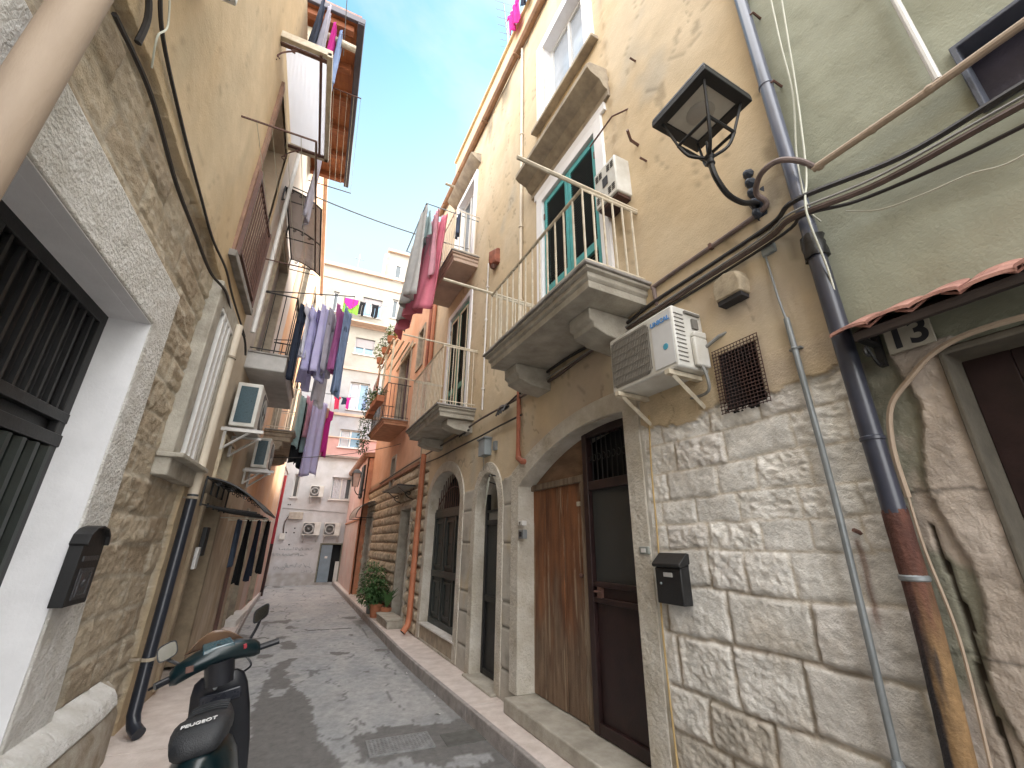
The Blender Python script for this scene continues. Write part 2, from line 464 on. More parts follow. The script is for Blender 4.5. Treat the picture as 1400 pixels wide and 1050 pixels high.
# parapet above the gutter
mb = MB(FR); mb.box(1.02, 8.1, -.3, -.02, 9.74, 10.78); mb.box(1.02, 8.14, -.34, .03, 10.78, 10.84); mb.build('parapet', mat('sunny_parapet', (.64, .50, .30), .9, .2, 2, bump=.3), yh, bevel=.01)
mb = MB(FR); mb.tube([(1.02, .09, 9.74), (4.6, .09, 9.73), (8.9, .09, 9.70)], .065, 8)
for u in (1.8, 3.1, 4.5, 5.9, 7.3, 8.4): mb.box(u-.02, u+.02, -.02, .16, 9.64, 9.68)
mb.build('gutter', mat('brown_gutter', (.30, .17, .10), .6, .3, 6), yh)

def rect_frame(fr, u0, u1, z0, z1, w, o0, o1, m, name, parent, bevel=.004, bottom=True):
    mb = MB(fr)
    if bottom: mb.ring([(u0-w, z0-w), (u0-w, z1+w), (u1+w, z1+w), (u1+w, z0-w)], [(u0, z0), (u0, z1), (u1, z1), (u1, z0)], o0, o1)
    else: mb.ring([(u0-w, z0), (u0-w, z1+w), (u1+w, z1+w), (u1+w, z0)], [(u0, z0), (u0, z1), (u1, z1), (u1, z0)], o0, o1, closed=False)
    return mb.build(name, m, parent, bevel=bevel, smooth=30)

# --- double doorway: old wooden leaf beside a dark brown metal door
surround(FR, yh, DD, .17, -.34, .036, M_pier)
backing(FR, yh, DD, -.36)
sill = MB(FR).prism([(2.60, .12), (4.44, .12), (4.44, .24), (2.60, .24)], -.36, .16).build('door_step', M_lime, yh, bevel=.012)
wd = MB(FR)
for i in range(3):
    a = 3.48 + i*.335; wd.box(a+.004, a+.331, -.20, -.175 + .006*(i % 2), .25, 2.16)
wood = wd.build('wooden_door', M_wood, yh, bevel=.006); wood['label'] = 'worn brown plank door with peeling varnish'
def fn_wood(u, z):
    k = int((u-3.48)/.335); e = abs(((u-3.48) % .335)-.0) ; e = min(e, .335-e)
    g = .55*fbm(u*34, z*1.6, 3+k)+.5*fbm(u*14, z*3.5, 9); g2 = fbm(u*7, z*1.3, 8+k)
    c = mix((.11, .042, .018), (.25, .10, .04), sstep(-.35, .35, .6*g+.8*g2))
    low = sstep(-.15, .25, (1.15-z)*.5 + .55*fbm(u*6, z*1.4, 21))
    c = mix(c, mix((.11, .075, .05), (.24, .18, .125), sstep(-.3, .3, g)), .75*low)
    p = sstep(.26, .36, fbm(u*24, z*1.3, 40) + .10*sstep(.3, 1.0, z)*(1-sstep(1.3, 2.0, z)) + .06*fbm(u*60, z*30, 4))
    c = mix(c, (.40, .31, .21), .6*p)
    edge = 1 - sstep(.0, .09, u-3.48)
    c = mix(c, (.50, .44, .34), .7*edge*sstep(-.1, .2, fbm(u*30, z*5, 2)))
    o = -.166 + .003*g + .002*fbm(u*50, z*10, 1) - .012*(1-sstep(.0, .010, e)) + .004*(k % 2)
    if e < .006: c = mul(c, .35)
    return o, c
relief(FR, 'planks', mat('weathered_planks', (1,1,1), .7, .12, 8, attr=True, bump=.5, bs=60, stretch=(4,4,.7)), wood, 3.478, 4.47, .25, 2.165, .008, .014, [], fn_wood)
MB(FR).box(3.40, 3.475, -.21, -.135, .245, 2.17).build('door_post', M_wood2, wood, bevel=.006)
MB(FR).box(3.40, 4.5, -.21, -.13, 2.165, 2.23).build('transom_rail', M_wood2, wood, bevel=.008)
tp = MB(FR).prism([(3.42, 2.235)] + [(u, arch_z(DD, u)+.05) for u in (3.42, 3.6, 3.8, 4.0, 4.2, 4.4)] + [(4.45, 2.235)], -.20, -.17).build('arch_panel', mat('brown_board', (.22, .13, .075), .8, .4, 3, bump=.5, stretch=(1,1,3)), wood)
MB(FR).box(3.50, 3.56, -.165, -.15, 1.95, 1.99).build('paper_note', M_plate, wood)
MB(FR).lathe([(.012, 0), (.02, .03), (0, .045)], (3.52, -.165, 1.35), 10, 'o').build('knob', M_brn, wood)
md = MB(FR)
for a, b, c, d in ((2.63, 2.69, .25, 2.62), (3.33, 3.40, .25, 2.62)): md.box(a, b, -.20, -.12, c, d)
for c, d in ((.25, .33), (1.16, 1.20), (1.28, 1.32), (2.07, 2.15), (2.56, 2.64)): md.box(2.69, 3.33, -.195, -.125, c, d)
mdo = md.build('metal_door', M_dkred, yh, bevel=.005); mdo['label'] = 'dark brown metal door with a perforated upper panel'
MB(FR).box(2.70, 3.32, -.175, -.16, 1.32, 2.07).build('perforated_panel', M_mesh, mdo, smooth=0)
mb = MB(FR); mb.box(2.70, 3.32, -.175, -.155, .33, 1.16); mb.box(2.70, 3.32, -.175, -.15, 1.20, 1.28); mb.build('lower_panel', M_dkred, mdo)
mb = MB(FR)
for i in range(9):
    u = 2.74 + i*.068; mb.tube([(u, -.155, 2.15), (u-.012, -.15, 2.35), (u, -.155, 2.56)], .006, 5)
    mb.tube([(u+.034+.026*math.cos(t*PI/5), -.15, 2.36+.03*math.sin(t*PI/5)) for t in range(11)], .005, 4)
mb.build('transom_grille', M_black, mdo)
mb = MB(FR); mb.box(3.22, 3.27, -.15, -.12, 1.20, 1.28); mb.tube([(3.24, -.13, 1.25), (3.24, -.07, 1.25), (3.14, -.07, 1.25)], .008, 8); mb.build('handle', M_brn, mdo)

# --- small arched doorway
surround(FR, yh, SD, .14, -.30, .040, M_pier)
backing(FR, yh, SD, -.32)
MB(FR).prism([(4.86, .10), (5.72, .10), (5.72, .145), (4.86, .145)], -.32, .10).build('door_step', M_lime, yh, bevel=.01)
mb = MB(FR)
mb.box(4.94, 4.99, -.17, -.11, .15, 2.3); mb.box(5.60, 5.66, -.17, -.11, .15, 2.3)
for c, d in ((.15, .21), (.93, 1.0), (1.84, 1.90), (2.0, 2.03)): mb.box(4.99, 5.60, -.165, -.115, c, d)
sdo = mb.build('metal_door', M_black, yh, bevel=.004); sdo['label'] = 'narrow black metal door under a round arch'
MB(FR).box(4.99, 5.60, -.15, -.14, .21, .93).build('lower_panel', M_black, sdo)
MB(FR).box(4.99, 5.60, -.15, -.14, 1.0, 1.84).build('perforated_panel', M_mesh, sdo)
MB(FR).box(4.99, 5.60, -.15, -.145, 1.90, 2.0).build('transom_glass', mat('frosted_glass', (.25,.24,.22), .4, .2, 4, bump=0), sdo)
MB(FR).box(4.97, 5.01, -.12, -.09, 1.05, 1.10).build('lock', M_brn, sdo)

# --- big dark green panelled door
surround(FR, yh, BA, .16, -.26, .040, M_pier)
backing(FR, yh, BA, -.28)
BA0 = (6.29, 8.2, .14, 2.2, 2.75); FB = lambda u, o, z: FR(6.29+(u-6.29)*.869, o, z)
MB(FB).prism([(6.2, .11), (8.3, .11), (8.3, .15), (6.2, .15)], -.28, .03).build('door_step', M_lime, yh, bevel=.008)
g = MB(FB).box(6.31, 8.18, -.17, -.14, .36, 2.13)
gd = g.build('panelled_door', M_green, yh); gd['label'] = 'dark green six panel wooden double door'
mb = MB(FB)
for a, b in ((6.30, 6.37), (6.88, 6.96), (7.50, 7.58), (8.12, 8.19)): mb.box(a, b, -.14, -.105, .38, 2.10)
for c, d in ((.36, .46), (1.08, 1.18), (2.02, 2.13)): mb.box(6.30, 8.19, -.14, -.10, c, d)
mb.build('door_frame', M_green, gd, bevel=.004)
mb = MB(FB)
for a, b in ((6.37, 6.88), (6.96, 7.50), (7.58, 8.12)):
    for c, d in ((.46, 1.08), (1.18, 2.02)):
        mb.ring([(a+.07, c+.06), (a+.07, d-.06), (b-.07, d-.06), (b-.07, c+.06)], [(a+.10, c+.09), (a+.10, d-.09), (b-.10, d-.09), (b-.10, c+.09)], -.14, -.115)
        mb.lathe([(.018, 0), (.012, .012), (0, .015)], ((a+b)/2, -.135, (c+d)/2), 8, 'o')
mb.build('panel_moulding', M_green, gd)
mb = MB(FB)
for i in range(15):
    u = 6.36 + i*.1271; zt = arch_z(BA0, u); mb.tube([(u, -.15, 2.14), (u, -.15, zt-.01)], .008, 5)
mb.tube([(6.4+1.7*t, -.14, 2.25+.26*math.sin(PI*t)) for t in [k/14 for k in range(15)]], .010, 5)
mb.build('fanlight_grille', M_brn, gd)
MB(FB).box(6.30, 8.2, -.155, -.12, 2.13, 2.17).build('transom_rail', M_green, gd)
MB(FB).prism([(6.22, .15), (8.28, .15), (8.28, .345), (6.22, .345)], -.2, .02).build('threshold', M_corn, yh, bevel=.006)
MB(FB).box(6.20, 8.3, -.2, .045, .347, .372).build('threshold', M_white, yh, bevel=.004)

# --- small barred hole by the blind end of the stone wall
mb = MB(FR)
mb.box(1.30, 1.85, -.40, -.38, 2.2, 2.9); mb.box(1.42, 1.45, -.39, .02, 2.34, 2.76); mb.box(1.70, 1.73, -.39, .02, 2.34, 2.76); mb.box(1.42, 1.73, -.39, .02, 2.345, 2.37); mb.box(1.42, 1.73, -.39, .02, 2.73, 2.76)
vw = mb.build('vent_opening', M_dark, yh, smooth=0)
mb = MB(FR)
for i in range(15): mb.tube([(1.425+i*.0215, .05, 2.345), (1.425+i*.0215, .052, 2.76)], .003, 4)
for i in range(20): mb.tube([(1.42, .056, 2.35+i*.0215), (1.73, .054, 2.35+i*.0215)], .003, 4)
mb.build('rusty_mesh', M_rust, vw)

# --- louvred shutters
def shutter_pair(fr, parent, u0, u1, z0, z1, o, m, mslat, solid_low=0.0, name='shutter', mid=.38, w=.055):
    lw = (u1-u0)/2
    for k in range(2):
        a = u0+k*lw+.006; b = a+lw-.012
        mb = MB(fr)
        mb.box(a, a+w, o-.02, o+.02, z0, z1); mb.box(b-w, b, o-.02, o+.02, z0, z1)
        zm = z0+(z1-z0)*mid
        for c, d in ((z0, z0+.09), (zm-.05, zm+.05), (z1-.08, z1)): mb.box(a+w, b-w, o-.018, o+.018, c, d)
        sh = mb.build(name, m, parent, bevel=.003)
        sl = MB(fr)
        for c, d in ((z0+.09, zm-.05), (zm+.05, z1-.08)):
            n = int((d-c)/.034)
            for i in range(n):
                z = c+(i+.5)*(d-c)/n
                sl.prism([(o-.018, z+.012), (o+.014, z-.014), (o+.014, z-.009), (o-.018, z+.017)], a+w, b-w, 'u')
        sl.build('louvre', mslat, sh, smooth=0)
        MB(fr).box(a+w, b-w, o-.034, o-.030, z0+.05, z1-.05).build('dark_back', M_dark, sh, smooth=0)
        hg = MB(fr)
        for z in (z0+.3, z1-.3): hg.box(a-.004, a+.02, o+.018, o+.028, z, z+.09) if k == 0 else hg.box(b-.02, b+.004, o+.018, o+.028, z, z+.09)
        hg.build('hinge', M_brn, sh)
rect_frame(FR, 2.70, 3.80, 3.53, 5.78, .13, -.12, .05, M_wplas, 'door_frame', yh, bottom=False)
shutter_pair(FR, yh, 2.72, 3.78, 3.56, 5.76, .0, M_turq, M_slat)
# cornice over the balcony door
mb = MB(FR)
prof = [(0, 6.02), (.05, 6.02), (.05, 6.10), (.10, 6.13), (.14, 6.20), (.26, 6.24), (.30, 6.28), (.30, 6.34), (.27, 6.36), (.27, 6.38), (0, 6.44)]
mb.prism(prof, 2.42, 4.06, 'u'); mb.build('cornice', M_corn, yh, bevel=.004)
mb = MB(FR); mb.box(2.5, 3.98, .0, .05, 5.91, 6.015); mb.build('frieze', M_wplas, yh)
# upper white window
rect_frame(FR, 2.75, 3.72, 7.33, 8.72, .17, -.2, .05, M_wplas, 'window_frame', yh)
mb = MB(FR); mb.box(2.52, 3.95, -.02, .12, 7.10, 7.155); mb.build('window_sill', M_corn, yh, bevel=.006)
win = MB(FR).ring([(2.75, 7.33), (2.75, 8.72), (3.72, 8.72), (3.72, 7.33)], [(2.80, 7.38), (2.80, 8.67), (3.67, 8.67), (3.67, 7.38)], -.17, -.11)
win.box(3.215, 3.255, -.165, -.105, 7.38, 8.67); win = win.build('window', M_wpip, yh)
MB(FR).box(2.80, 3.67, -.145, -.14, 7.38, 8.67).build('pane', mat('pale_glass', (.35, .38, .42), .1, .3, 1.5, bump=0, spec=.9), win)
MB(FR).surf(lambda s, t: (2.80+.87*s, -.19+.02*math.sin(s*60), 7.38+1.29*t), 60, 2).build('curtain', M_curt, win, fix=False)

# --- balconies
def balcony(fr, parent, u0, u1, zt, dep, th, m, rail_h, mrail, nb_front, nb_side, corbels=(), rods=None, rail_r=.013, bal_r=.008, prof=None, ledge=True):
    mb = MB(fr)
    p = prof or [(-.05, -th), (dep-.055, -th), (dep-.05, -th*.62), (dep-.03, -th*.50), (dep-.03, -th*.22), (dep, -th*.16), (dep, 0), (-.05, 0)]
    # swept round three sides: build by nested slices
    for (a, z0), (b, z1) in zip(p[1:-2], p[2:-1]):
        ins0 = dep-a; ins1 = dep-b
        lo = [(u0+ins0, -.05, zt+z0), (u1-ins0, -.05, zt+z0), (u1-ins0, a, zt+z0), (u0+ins0, a, zt+z0)]
        hi = [(u0+ins1, -.05, zt+z1), (u1-ins1, -.05, zt+z1), (u1-ins1, b, zt+z1), (u0+ins1, b, zt+z1)]
        if z1-z0 < 1e-6: continue
        mb.loft([lo, hi])
    bal = mb.build('balcony', m, parent, bevel=.004)
    if ledge: MB(fr).box(u0-.02, u1+.02, -.03, dep+.02, zt+.001, zt+.026).build('slab_edge', M_grey, bal, bevel=.005)
    for cu in corbels:
        cp = [(0, zt-th-.002), (dep*.66, zt-th-.002), (dep*.66, zt-th-.10), (dep*.60, zt-th-.125), (dep*.60, zt-th-.165), (dep*.40, zt-th-.21), (0, zt-th-.24)]
        MB(fr).prism(cp, cu-.14, cu+.14, 'u').build('corbel', m, bal, bevel=.008)
    mb = MB(fr)
    a, b, d, z = u0+.05, u1-.05, dep-.04, zt+rail_h
    mb.tube([(a, 0, z), (a, d, z), (b, d, z), (b, 0, z)], rail_r, 6)
    mb.tube([(a, 0, zt+.09), (a, d, zt+.09), (b, d, zt+.09), (b, 0, zt+.09)], rail_r*.7, 6)
    for i in range(nb_front+1): 
        u = a+(b-a)*i/nb_front; mb.tube([(u, d, zt+.03), (u, d, z)], bal_r, 5)
    for i in range(1, nb_side):
        for u in (a, b): mb.tube([(u, d*i/nb_side, zt+.03), (u, d*i/nb_side, z)], bal_r, 5)
    if rods:
        for u in (a, b): mb.tube([(u, 0, z+.02), (u, rods, z+.035)], rail_r*1.05, 6)
    mb.build('railing', mrail, bal)
    return bal
b1 = balcony(FR, yh, 2.18, 4.05, 3.53, .65, .15, M_lime, .77, M_cream, 13, 6, (2.60, 3.86), rods=1.20, rail_r=.016, bal_r=.0095)
b1['label'] = 'stone balcony in front of the turquoise shutters'
b2 = balcony(FR, yh, 5.84, 7.74, 3.50, .62, .15, M_lime, .98, M_cream, 22, 7, (), rods=1.22, rail_r=.012, bal_r=.0065)
b2['label'] = 'stone balcony in front of the green framed shutters'
for cu in (6.1, 7.5): MB(FR).prism([(0, 3.345), (.42, 3.345), (.42, 3.25), (.3, 3.2), (0, 3.17)], cu-.13, cu+.13, 'u').build('corbel', M_lime, b2, bevel=.008)
b3 = balcony(FR, yh, 6.05, 7.75, 6.42, .52, .16, mat('pinkish_plaster', (.50, .38, .31), .9, .2, 4), .95, M_crpip, 14, 5, (), rail_r=.012, bal_r=.009)
b3['label'] = 'top floor balcony carrying the pink washing'
# door 2 and 3
rect_frame(FR, 6.36, 7.45, 3.5, 5.82, .11, -.14, .04, M_wplas, 'door_frame', yh, bottom=False)
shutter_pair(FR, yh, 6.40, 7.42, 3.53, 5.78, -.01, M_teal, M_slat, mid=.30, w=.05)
mb = MB(FR)
for a, b in ((6.47, 6.86), (6.96, 7.35)): mb.ring([(a, 3.62), (a, 5.70), (b, 5.70), (b, 3.62)], [(a+.035, 3.65), (a+.035, 5.66), (b-.035, 5.66), (b-.035, 3.65)], .012, .024)
mb.build('shutter_beading', M_creamd, yh)
rect_frame(FR, 6.45, 7.4, 6.42, 8.7, .12, -.16, .05, M_wplas, 'door_frame', yh, bottom=False)
mb = MB(FR).ring([(6.45, 6.45), (6.45, 8.7), (7.4, 8.7), (7.4, 6.45)], [(6.53, 7.0), (6.53, 8.62), (7.32, 8.62), (7.32, 7.0)], -.13, -.08); mb.box(6.9, 6.95, -.12, -.07, 6.45, 8.62)
gl = mb.build('glazed_door', M_wpip, yh); MB(FR).box(6.5, 7.35, -.11, -.10, 6.6, 8.65).build('pane', M_glass, gl)
MB(FR).prism([(0, 8.88), (.06, 8.9), (.2, 9.0), (.24, 9.06), (0, 9.12)], 6.2, 7.7, 'u').build('cornice', M_corn, yh)
MB(FR).tube([(7.6, 0, 9.45), (7.6, .35, 9.45)], .03, 6).build('water_spout', M_corn, yh)

# ================================================================== green house (near right)
gh = thing('green_house', FR(0, 0, 0), 'grey green plastered house with the tiled canopy and door number 13', 'house')
D13 = (-1.2, .72, .15, 2.34, 0); GW = (-1.4, .33, 3.31, 3.66, 0)
def fn_green(u, z):
    o = .02*fbm(u*.8, z*.8, 13) + .004*fbm(u*5, z*5, 1)
    if z < 2.42 and u > .68:
        e = sstep(.86, .90, u + .05*ns(z*3, 0, 6))
        pk = mix((.44, .375, .32), (.56, .485, .425), sstep(-.2, .3, fbm(u*5, z*3.2, 3)))
        gr = (.26, .255, .20)
        c = mix(pk, gr, e*sstep(-.1, .1, fbm(u*5, z*2.5, 8)+.1))
        if abs(z - 1.82 - .05*ns(u*9, 0, 0)) < .008 or abs(z-1.25-.03*ns(u*7, 1, 0)) < .007: c = mul(c, .5)
        c = mul(c, 1+.5*fbm(u*14, z*14, 5))
        o += .02 + .006*fbm(u*7, z*7, 7) + .008*fbm(u*34, z*34, 9)
        if e > .5: o -= .02
        ck = abs(u - .93 - .03*ns(z*4, 2, 2))
        if ck < .008 and z < 1.7: c = (.05, .04, .03); o -= .02
        return o, c
    g = sstep(-.3, .4, fbm(u*.9, z*.7, 19))
    c = mix((.30, .31, .235), (.38, .395, .32), g)
    c = mix(c, (.33, .27, .16), .6*sstep(.05, .4, fbm(u*1.5, z*1.0, 44))*(1-sstep(2.8, 3.6, z)))
    return o + .012*fbm(u*9, z*9, 2), c
relief(FR, 'wall', M_rel, gh, .4, 1.02, 0, 2.45, .011, .012, [D13], fn_green)
relief(FR, 'wall', M_plas, gh, -3.5, .4, 0, 2.45, .05, .05, [D13], fn_green)
relief(FR, 'wall', M_plas, gh, -3.5, 1.02, 2.45, 9.5, .045, .045, [GW], fn_green)
mb = MB(FR); mb.box(-3.5, 1.018, -6, -.55, .01, 9.5); mb.box(-3.5, 1.018, -.55, -.03, 9.4, 9.5); mb.build('body', M_corn, gh, smooth=0)
surround(FR, gh, (D13[0], D13[1], .15, 2.34, 0), .018, -.3, .03, mat('dark_door_trim', (.13,.115,.09), .85, .35, 6), wz=.03)
backing(FR, gh, D13, -.31)
mb = MB(FR); mb.box(.58, .72, -.2, -.13, .15, 2.34); mb.box(-1.2, .58, -.2, -.13, 2.22, 2.34); mb.box(-1.2, .58, -.2, -.13, .15, .3); mb.box(-.35, -.25, -.2, -.13, .3, 2.22)
d13 = mb.build('door', M_dkred, gh, bevel=.004); d13['label'] = 'dark brown louvred door below the tiled canopy'
mb = MB(FR)
for i in range(40): z = .32+i*.0475; mb.prism([(-.19, z+.04), (-.15, z), (-.145, z+.006), (-.185, z+.046)], -1.2, .58, 'u')
mb.build('louvre', M_dkred, d13, smooth=0)
rect_frame(FR, -1.4, .33, 3.31, 3.66, .02, -.25, .02, mat('slate_frame', (.09, .10, .13), .6, .2, 6), 'window_frame', gh)
wn = backing(FR, gh, GW, -.12, mat('dark_violet_shutter', (.05, .045, .07), .5, .3, 5), 'window_shutter')
mb = MB(FR); mb.box(.72, .88, .03, .042, 2.40, 2.53)
ns13 = mb.build('number_tile', M_plate, gh, bevel=.003)
def text(parent, name, s, m, origin, ex, ez, size, depth=.002, bold=0):
    cu = bpy.data.curves.new(name, 'FONT'); cu.body = s; cu.size = size; cu.extrude = depth; cu.align_x = 'CENTER'; cu.align_y = 'CENTER'; cu.offset = bold
    tmp = bpy.data.objects.new(name, cu); COL.objects.link(tmp)
    dg = bpy.context.evaluated_depsgraph_get(); dg.update()
    me = bpy.data.meshes.new_from_object(tmp.evaluated_get(dg)); me.name = name
    bpy.data.objects.remove(tmp); bpy.data.curves.remove(cu)
    ex = Vector(ex).normalized(); ez = Vector(ez); ez = (ez - ex*ez.dot(ex)).normalized(); ey = ez; nz = ex.cross(ey)
    off = Vector((0, 0, 0)); p = parent
    while p is not None: off += p.location; p = p.parent
    o3 = Vector(origin) - off
    for v in me.vertices: v.co = o3 + ex*v.co.x + ey*v.co.y + nz*v.co.z
    me.materials.clear(); me.materials.append(m)
    o = bpy.data.objects.new(name, me); COL.objects.link(o); o.parent = parent
    return o
text(ns13, 'number', '13', M_ink, FR(.80, .0425, 2.465), (.05, -1, 0), (0, 0, 1), .15, .001, .004)

# ================================================================== orange house
oh = thing('orange_house', FR(11.5, 0, 0), 'orange house with a rough bossed stone ground floor and a flower filled balcony', 'house')
OD = (9.15, 10.0, .14, 2.28, 0); OW = (11.35, 11.75, 2.95, 3.70, 0); OD2 = (13.75, 14.7, .14, 2.40, 0)
OU = (9.55, 10.0, 5.72, 6.70, 0); OB = (10.85, 12.1, 4.45, 6.75, 0)
def fn_orange(u, z):
    if z < 3.15 + .0*u: return rustic_at(u, z)
    t = sstep(-.3, .3, fbm(u*.8, z*.7, 6))
    c = mix((.54, .30, .19), (.60, .38, .27), t)
    if z < 3.55: c = (.30, .22, .15) if z < 3.3 else c
    return .03+.01*fbm(u*2, z*2), c
HO = [OD, OW, OD2, OU, OB]
relief(FR, 'wall', M_rel, oh, 8.87, 15.0, 0, 3.15, .028, .022, HO, fn_orange)
relief(FR, 'wall', M_plas, oh, 8.87, 15.0, 3.15, 8.35, .1, .1, HO, fn_orange)
mb = MB(FR); mb.box(8.87, 15.0, -6, -.5, .01, 8.33); mb.box(8.87, 15.0, -.5, 0, 8.2, 8.33); mb.box(8.865, 8.9, -.5, .03, .01, 8.2); mb.build('body', M_corn, oh, smooth=0)
MB(FR).box(8.87, 15, -.1, .09, 8.345, 8.42).build('cornice', mat('brown_cornice', (.30, .15, .09), .8, .3, 6), oh, bevel=.01)
MB(FR).box(8.87, 15.0, -.02, .075, 3.12, 3.2).build('string_course', mat('brown_cornice', (.30, .15, .09)), oh, bevel=.01)
def flat_door(fr, parent, h, o, m, name='door', slats=6, frame=None, lw=.07):
    backing(fr, parent, h, o-.1)
    u0, u1, z0, z1, _ = h
    if frame: surround(fr, parent, h, lw, o-.05, .065, frame)
    d = MB(fr).box(u0, u1, o-.03, o, z0, z1-.0).build(name, m, parent)
    mb = MB(fr)
    for i in range(slats):
        a = u0+.06+(u1-u0-.12)*i/slats; mb.box(a, a+(u1-u0-.12)/slats-.015, o+.001, o+.018, z0+.08, z1-.35)
    mb.box(u0, u1, o+.001, o+.03, z1-.3, z1-.24); mb.build('door_plank', m, d, bevel=.003)
    MB(fr).lathe([(.015, 0), (.028, .04), (0, .06)], (u0+.1, o+.02, z0+1.0), 8, 'o').build('handle', M_brn, d)
    return d
d = flat_door(FR, oh, OD, -.15, M_dkred, frame=M_lime); d['label'] = 'tall dark brown door beside the orange downpipe'
d = flat_door(FR, oh, OD2, -.15, M_dkred, frame=M_lime); d['label'] = 'dark door under the rounded grey awning'
mb = MB(FR); mb.box(8.98, 10.02, .02, .34, .121, .24); mb.box(8.98, 10.02, .02, .36, .24, .275); mb.build('door_step', M_lime, oh, bevel=.01)
rect_frame(FR, 11.35, 11.75, 2.95, 3.70, .07, -.3, .06, M_lime, 'window_frame', oh); backing(FR, oh, OW, -.25)
rect_frame(FR, 9.55, 10.0, 5.72, 6.70, .09, -.2, .06, M_corn, 'window_frame', oh)
w = MB(FR).ring([(9.55, 5.72), (9.55, 6.7), (10, 6.7), (10, 5.72)], [(9.6, 5.77), (9.6, 6.65), (9.95, 6.65), (9.95, 5.77)], -.16, -.1); w.box(9.76, 9.79, -.155, -.1, 5.77, 6.65); w = w.build('window', M_creamd, oh)
MB(FR).box(9.6, 9.95, -.14, -.13, 5.77, 6.65).build('pane', M_glass, w)
rect_frame(FR, 10.85, 12.1, 4.45, 6.75, .10, -.15, .06, M_corn, 'door_frame', oh, bottom=False)
backing(FR, oh, OB, -.3)
mb = MB(FR)
for i in range(8): mb.box(10.87+i*.15, 10.87+i*.15+.135, -.12-.03*(i % 2), -.08-.03*(i % 2), 4.47, 6.73)
mb.build('balcony_shutter', mat('plum_shutter', (.12, .075, .085), .6, .4, 8), oh, bevel=.004)
b4 = balcony(FR, oh, 10.4, 12.5, 4.44, .66, .12, mat('peach_edge', (.52, .28, .17), .85, .2, 6), .95, M_black, 18, 7, (), rail_r=.012, bal_r=.007, ledge=True)

# ================================================================== pink house
ph = thing('pink_house', FP(17, 0, 0), 'low salmon pink house before the dead end, with a brown cornice', 'house')
def fn_pink(u, z):
    t = sstep(-.3, .4, fbm(u*1.2, z*.8, 16))
    c = mix((.60, .37, .32), (.64, .45, .40), t)
    if z < 2.3: c = mix(c, (.58, .47, .42), .75*sstep(-.2, .3, fbm(u*2, z*2, 3)+.2))
    if u < 15.2 and z < 2.35: c = (.52, .29, .20)
    return .01*fbm(u*2, z*2), c
relief(FP, 'wall', M_plas, ph, 15.0, 20.0, 0, 4.3, .12, .12, [], fn_pink)
def side(u, o, z): return FP(15.0, 0, 0) + Vector((-o if False else o, 0, 0)) + Vector((0, 0, z))
mb = MB(FP); mb.box(15.0, 20.0, -4, -.05, .01, 4.28); mb.build('body', mat('orange_pilaster', (.52, .24, .14), .85, .25, 4), ph, smooth=0)
mb = MB(FP); mb.prism([(-.5, 4.30), (.10, 4.30), (.16, 4.36), (.18, 4.44), (-.5, 4.50)], 14.95, 19.98, 'u'); mb.build('cornice', mat('brown_cornice', (.30, .15, .09)), ph, bevel=.01)
mb = MB(FP); mb.box(15.0, 15.14, .0, .03, .12, 2.3); mb.box(15.0, 19.9, .0, .035, 2.28, 2.34); mb.build('band', mat('orange_pilaster', (.5, .2, .1)), ph)
mb = MB(FP)
mb.box(15.3, 15.9, .0, .03, 3.0, 4.1); mb.box(15.32, 15.58, .03, .07, 3.02, 4.08); mb.box(15.62, 15.88, .03, .07, 3.02, 4.08); mb.build('window_shutter', M_black, ph, bevel=.004)

# ================================================================== apartment block closing the alley
ap = thing('apartment_block', (0, 20, 0), 'tall cream and pink apartment block closing the end of the alley', 'building')
AW = [(.46, 1.40, 12.2, 13.25, 0), (.42, 1.32, 10.1, 10.95, 0), (.50, 1.36, 7.3, 8.65, 0), (.39, 1.30, 5.55, 6.35, 0),
      (-.92, -.67, 12.1, 13.2, 0), (1.90, 2.18, 12.4, 13.5, 0), (-.17, .04, 10.6, 11.0, 0),
      (.38, 1.19, 3.30, 4.22, 0), (-1.08, -.86, 3.30, 4.24, 0), (.37, 1.14, .10, 1.50, 0), (1.80, 2.15, 14.6, 15.7, 0)]
def fn_ap(u, z):
    k = .9+.25*fbm(u*1.3, z*1.3, 1)
    if z < 5.05:
        c = (.58, .585, .60)
        s = sstep(0, .35, fbm(u*2, z*1.6, 9)); c = mix(c, (.46, .44, .41), .45*s)
        rr = min(abs((z+.0*u) % .42 - .21), 9)
        if rr < .008: c = mul(c, .9)
        if z < .45: c = mix(c, (.33, .30, .26), .6*sstep(-.2, .4, fbm(u*4, z*4, 3)+.2))
    elif z < 5.95: c = (.50, .29, .265)
    else:
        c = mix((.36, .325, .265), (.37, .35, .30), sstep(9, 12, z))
        c = mix((.38, .39, .42), c, sstep(7, 10.5, z))  # blue of the skylight put into the lower wall colour, cream above
        c = mix(c, (.36, .33, .28), .5*sstep(.0, .35, fbm(u*2.4, z*1.1, 66)))
    return .008*fbm(u*4, z*4, 5), mul(c, k)
relief(FF, 'wall', M_plas, ap, -2.6, 4.5, 0, 14.6, .1, .08, AW[:-1], fn_ap)
relief(lambda u, o, z: Vector((u, 20.1-o, z)), 'wall', M_plas, ap, 1.38, 2.9, 14.6, 16.4, .1, .1, [AW[-1]], fn_ap)
mb = MB(FF); mb.box(-2.6, 4.5, -6, -.4, .01, 14.5); mb.box(-2.6, 4.5, -.4, -.01, 14.4, 14.55); mb.box(1.38, 2.9, -3, -.4, 14.5, 16.4); mb.box(1.36, 1.4, -3, -.1, 14.5, 16.4); mb.box(2.88, 2.92, -3, -.1, 14.5, 16.4)
mb.build('body', mat('block_body', (.55, .50, .40), .9, .1, 2), ap, smooth=0)
M_band = mat('peach_band', (.52, .38, .29), .85, .15, 6)
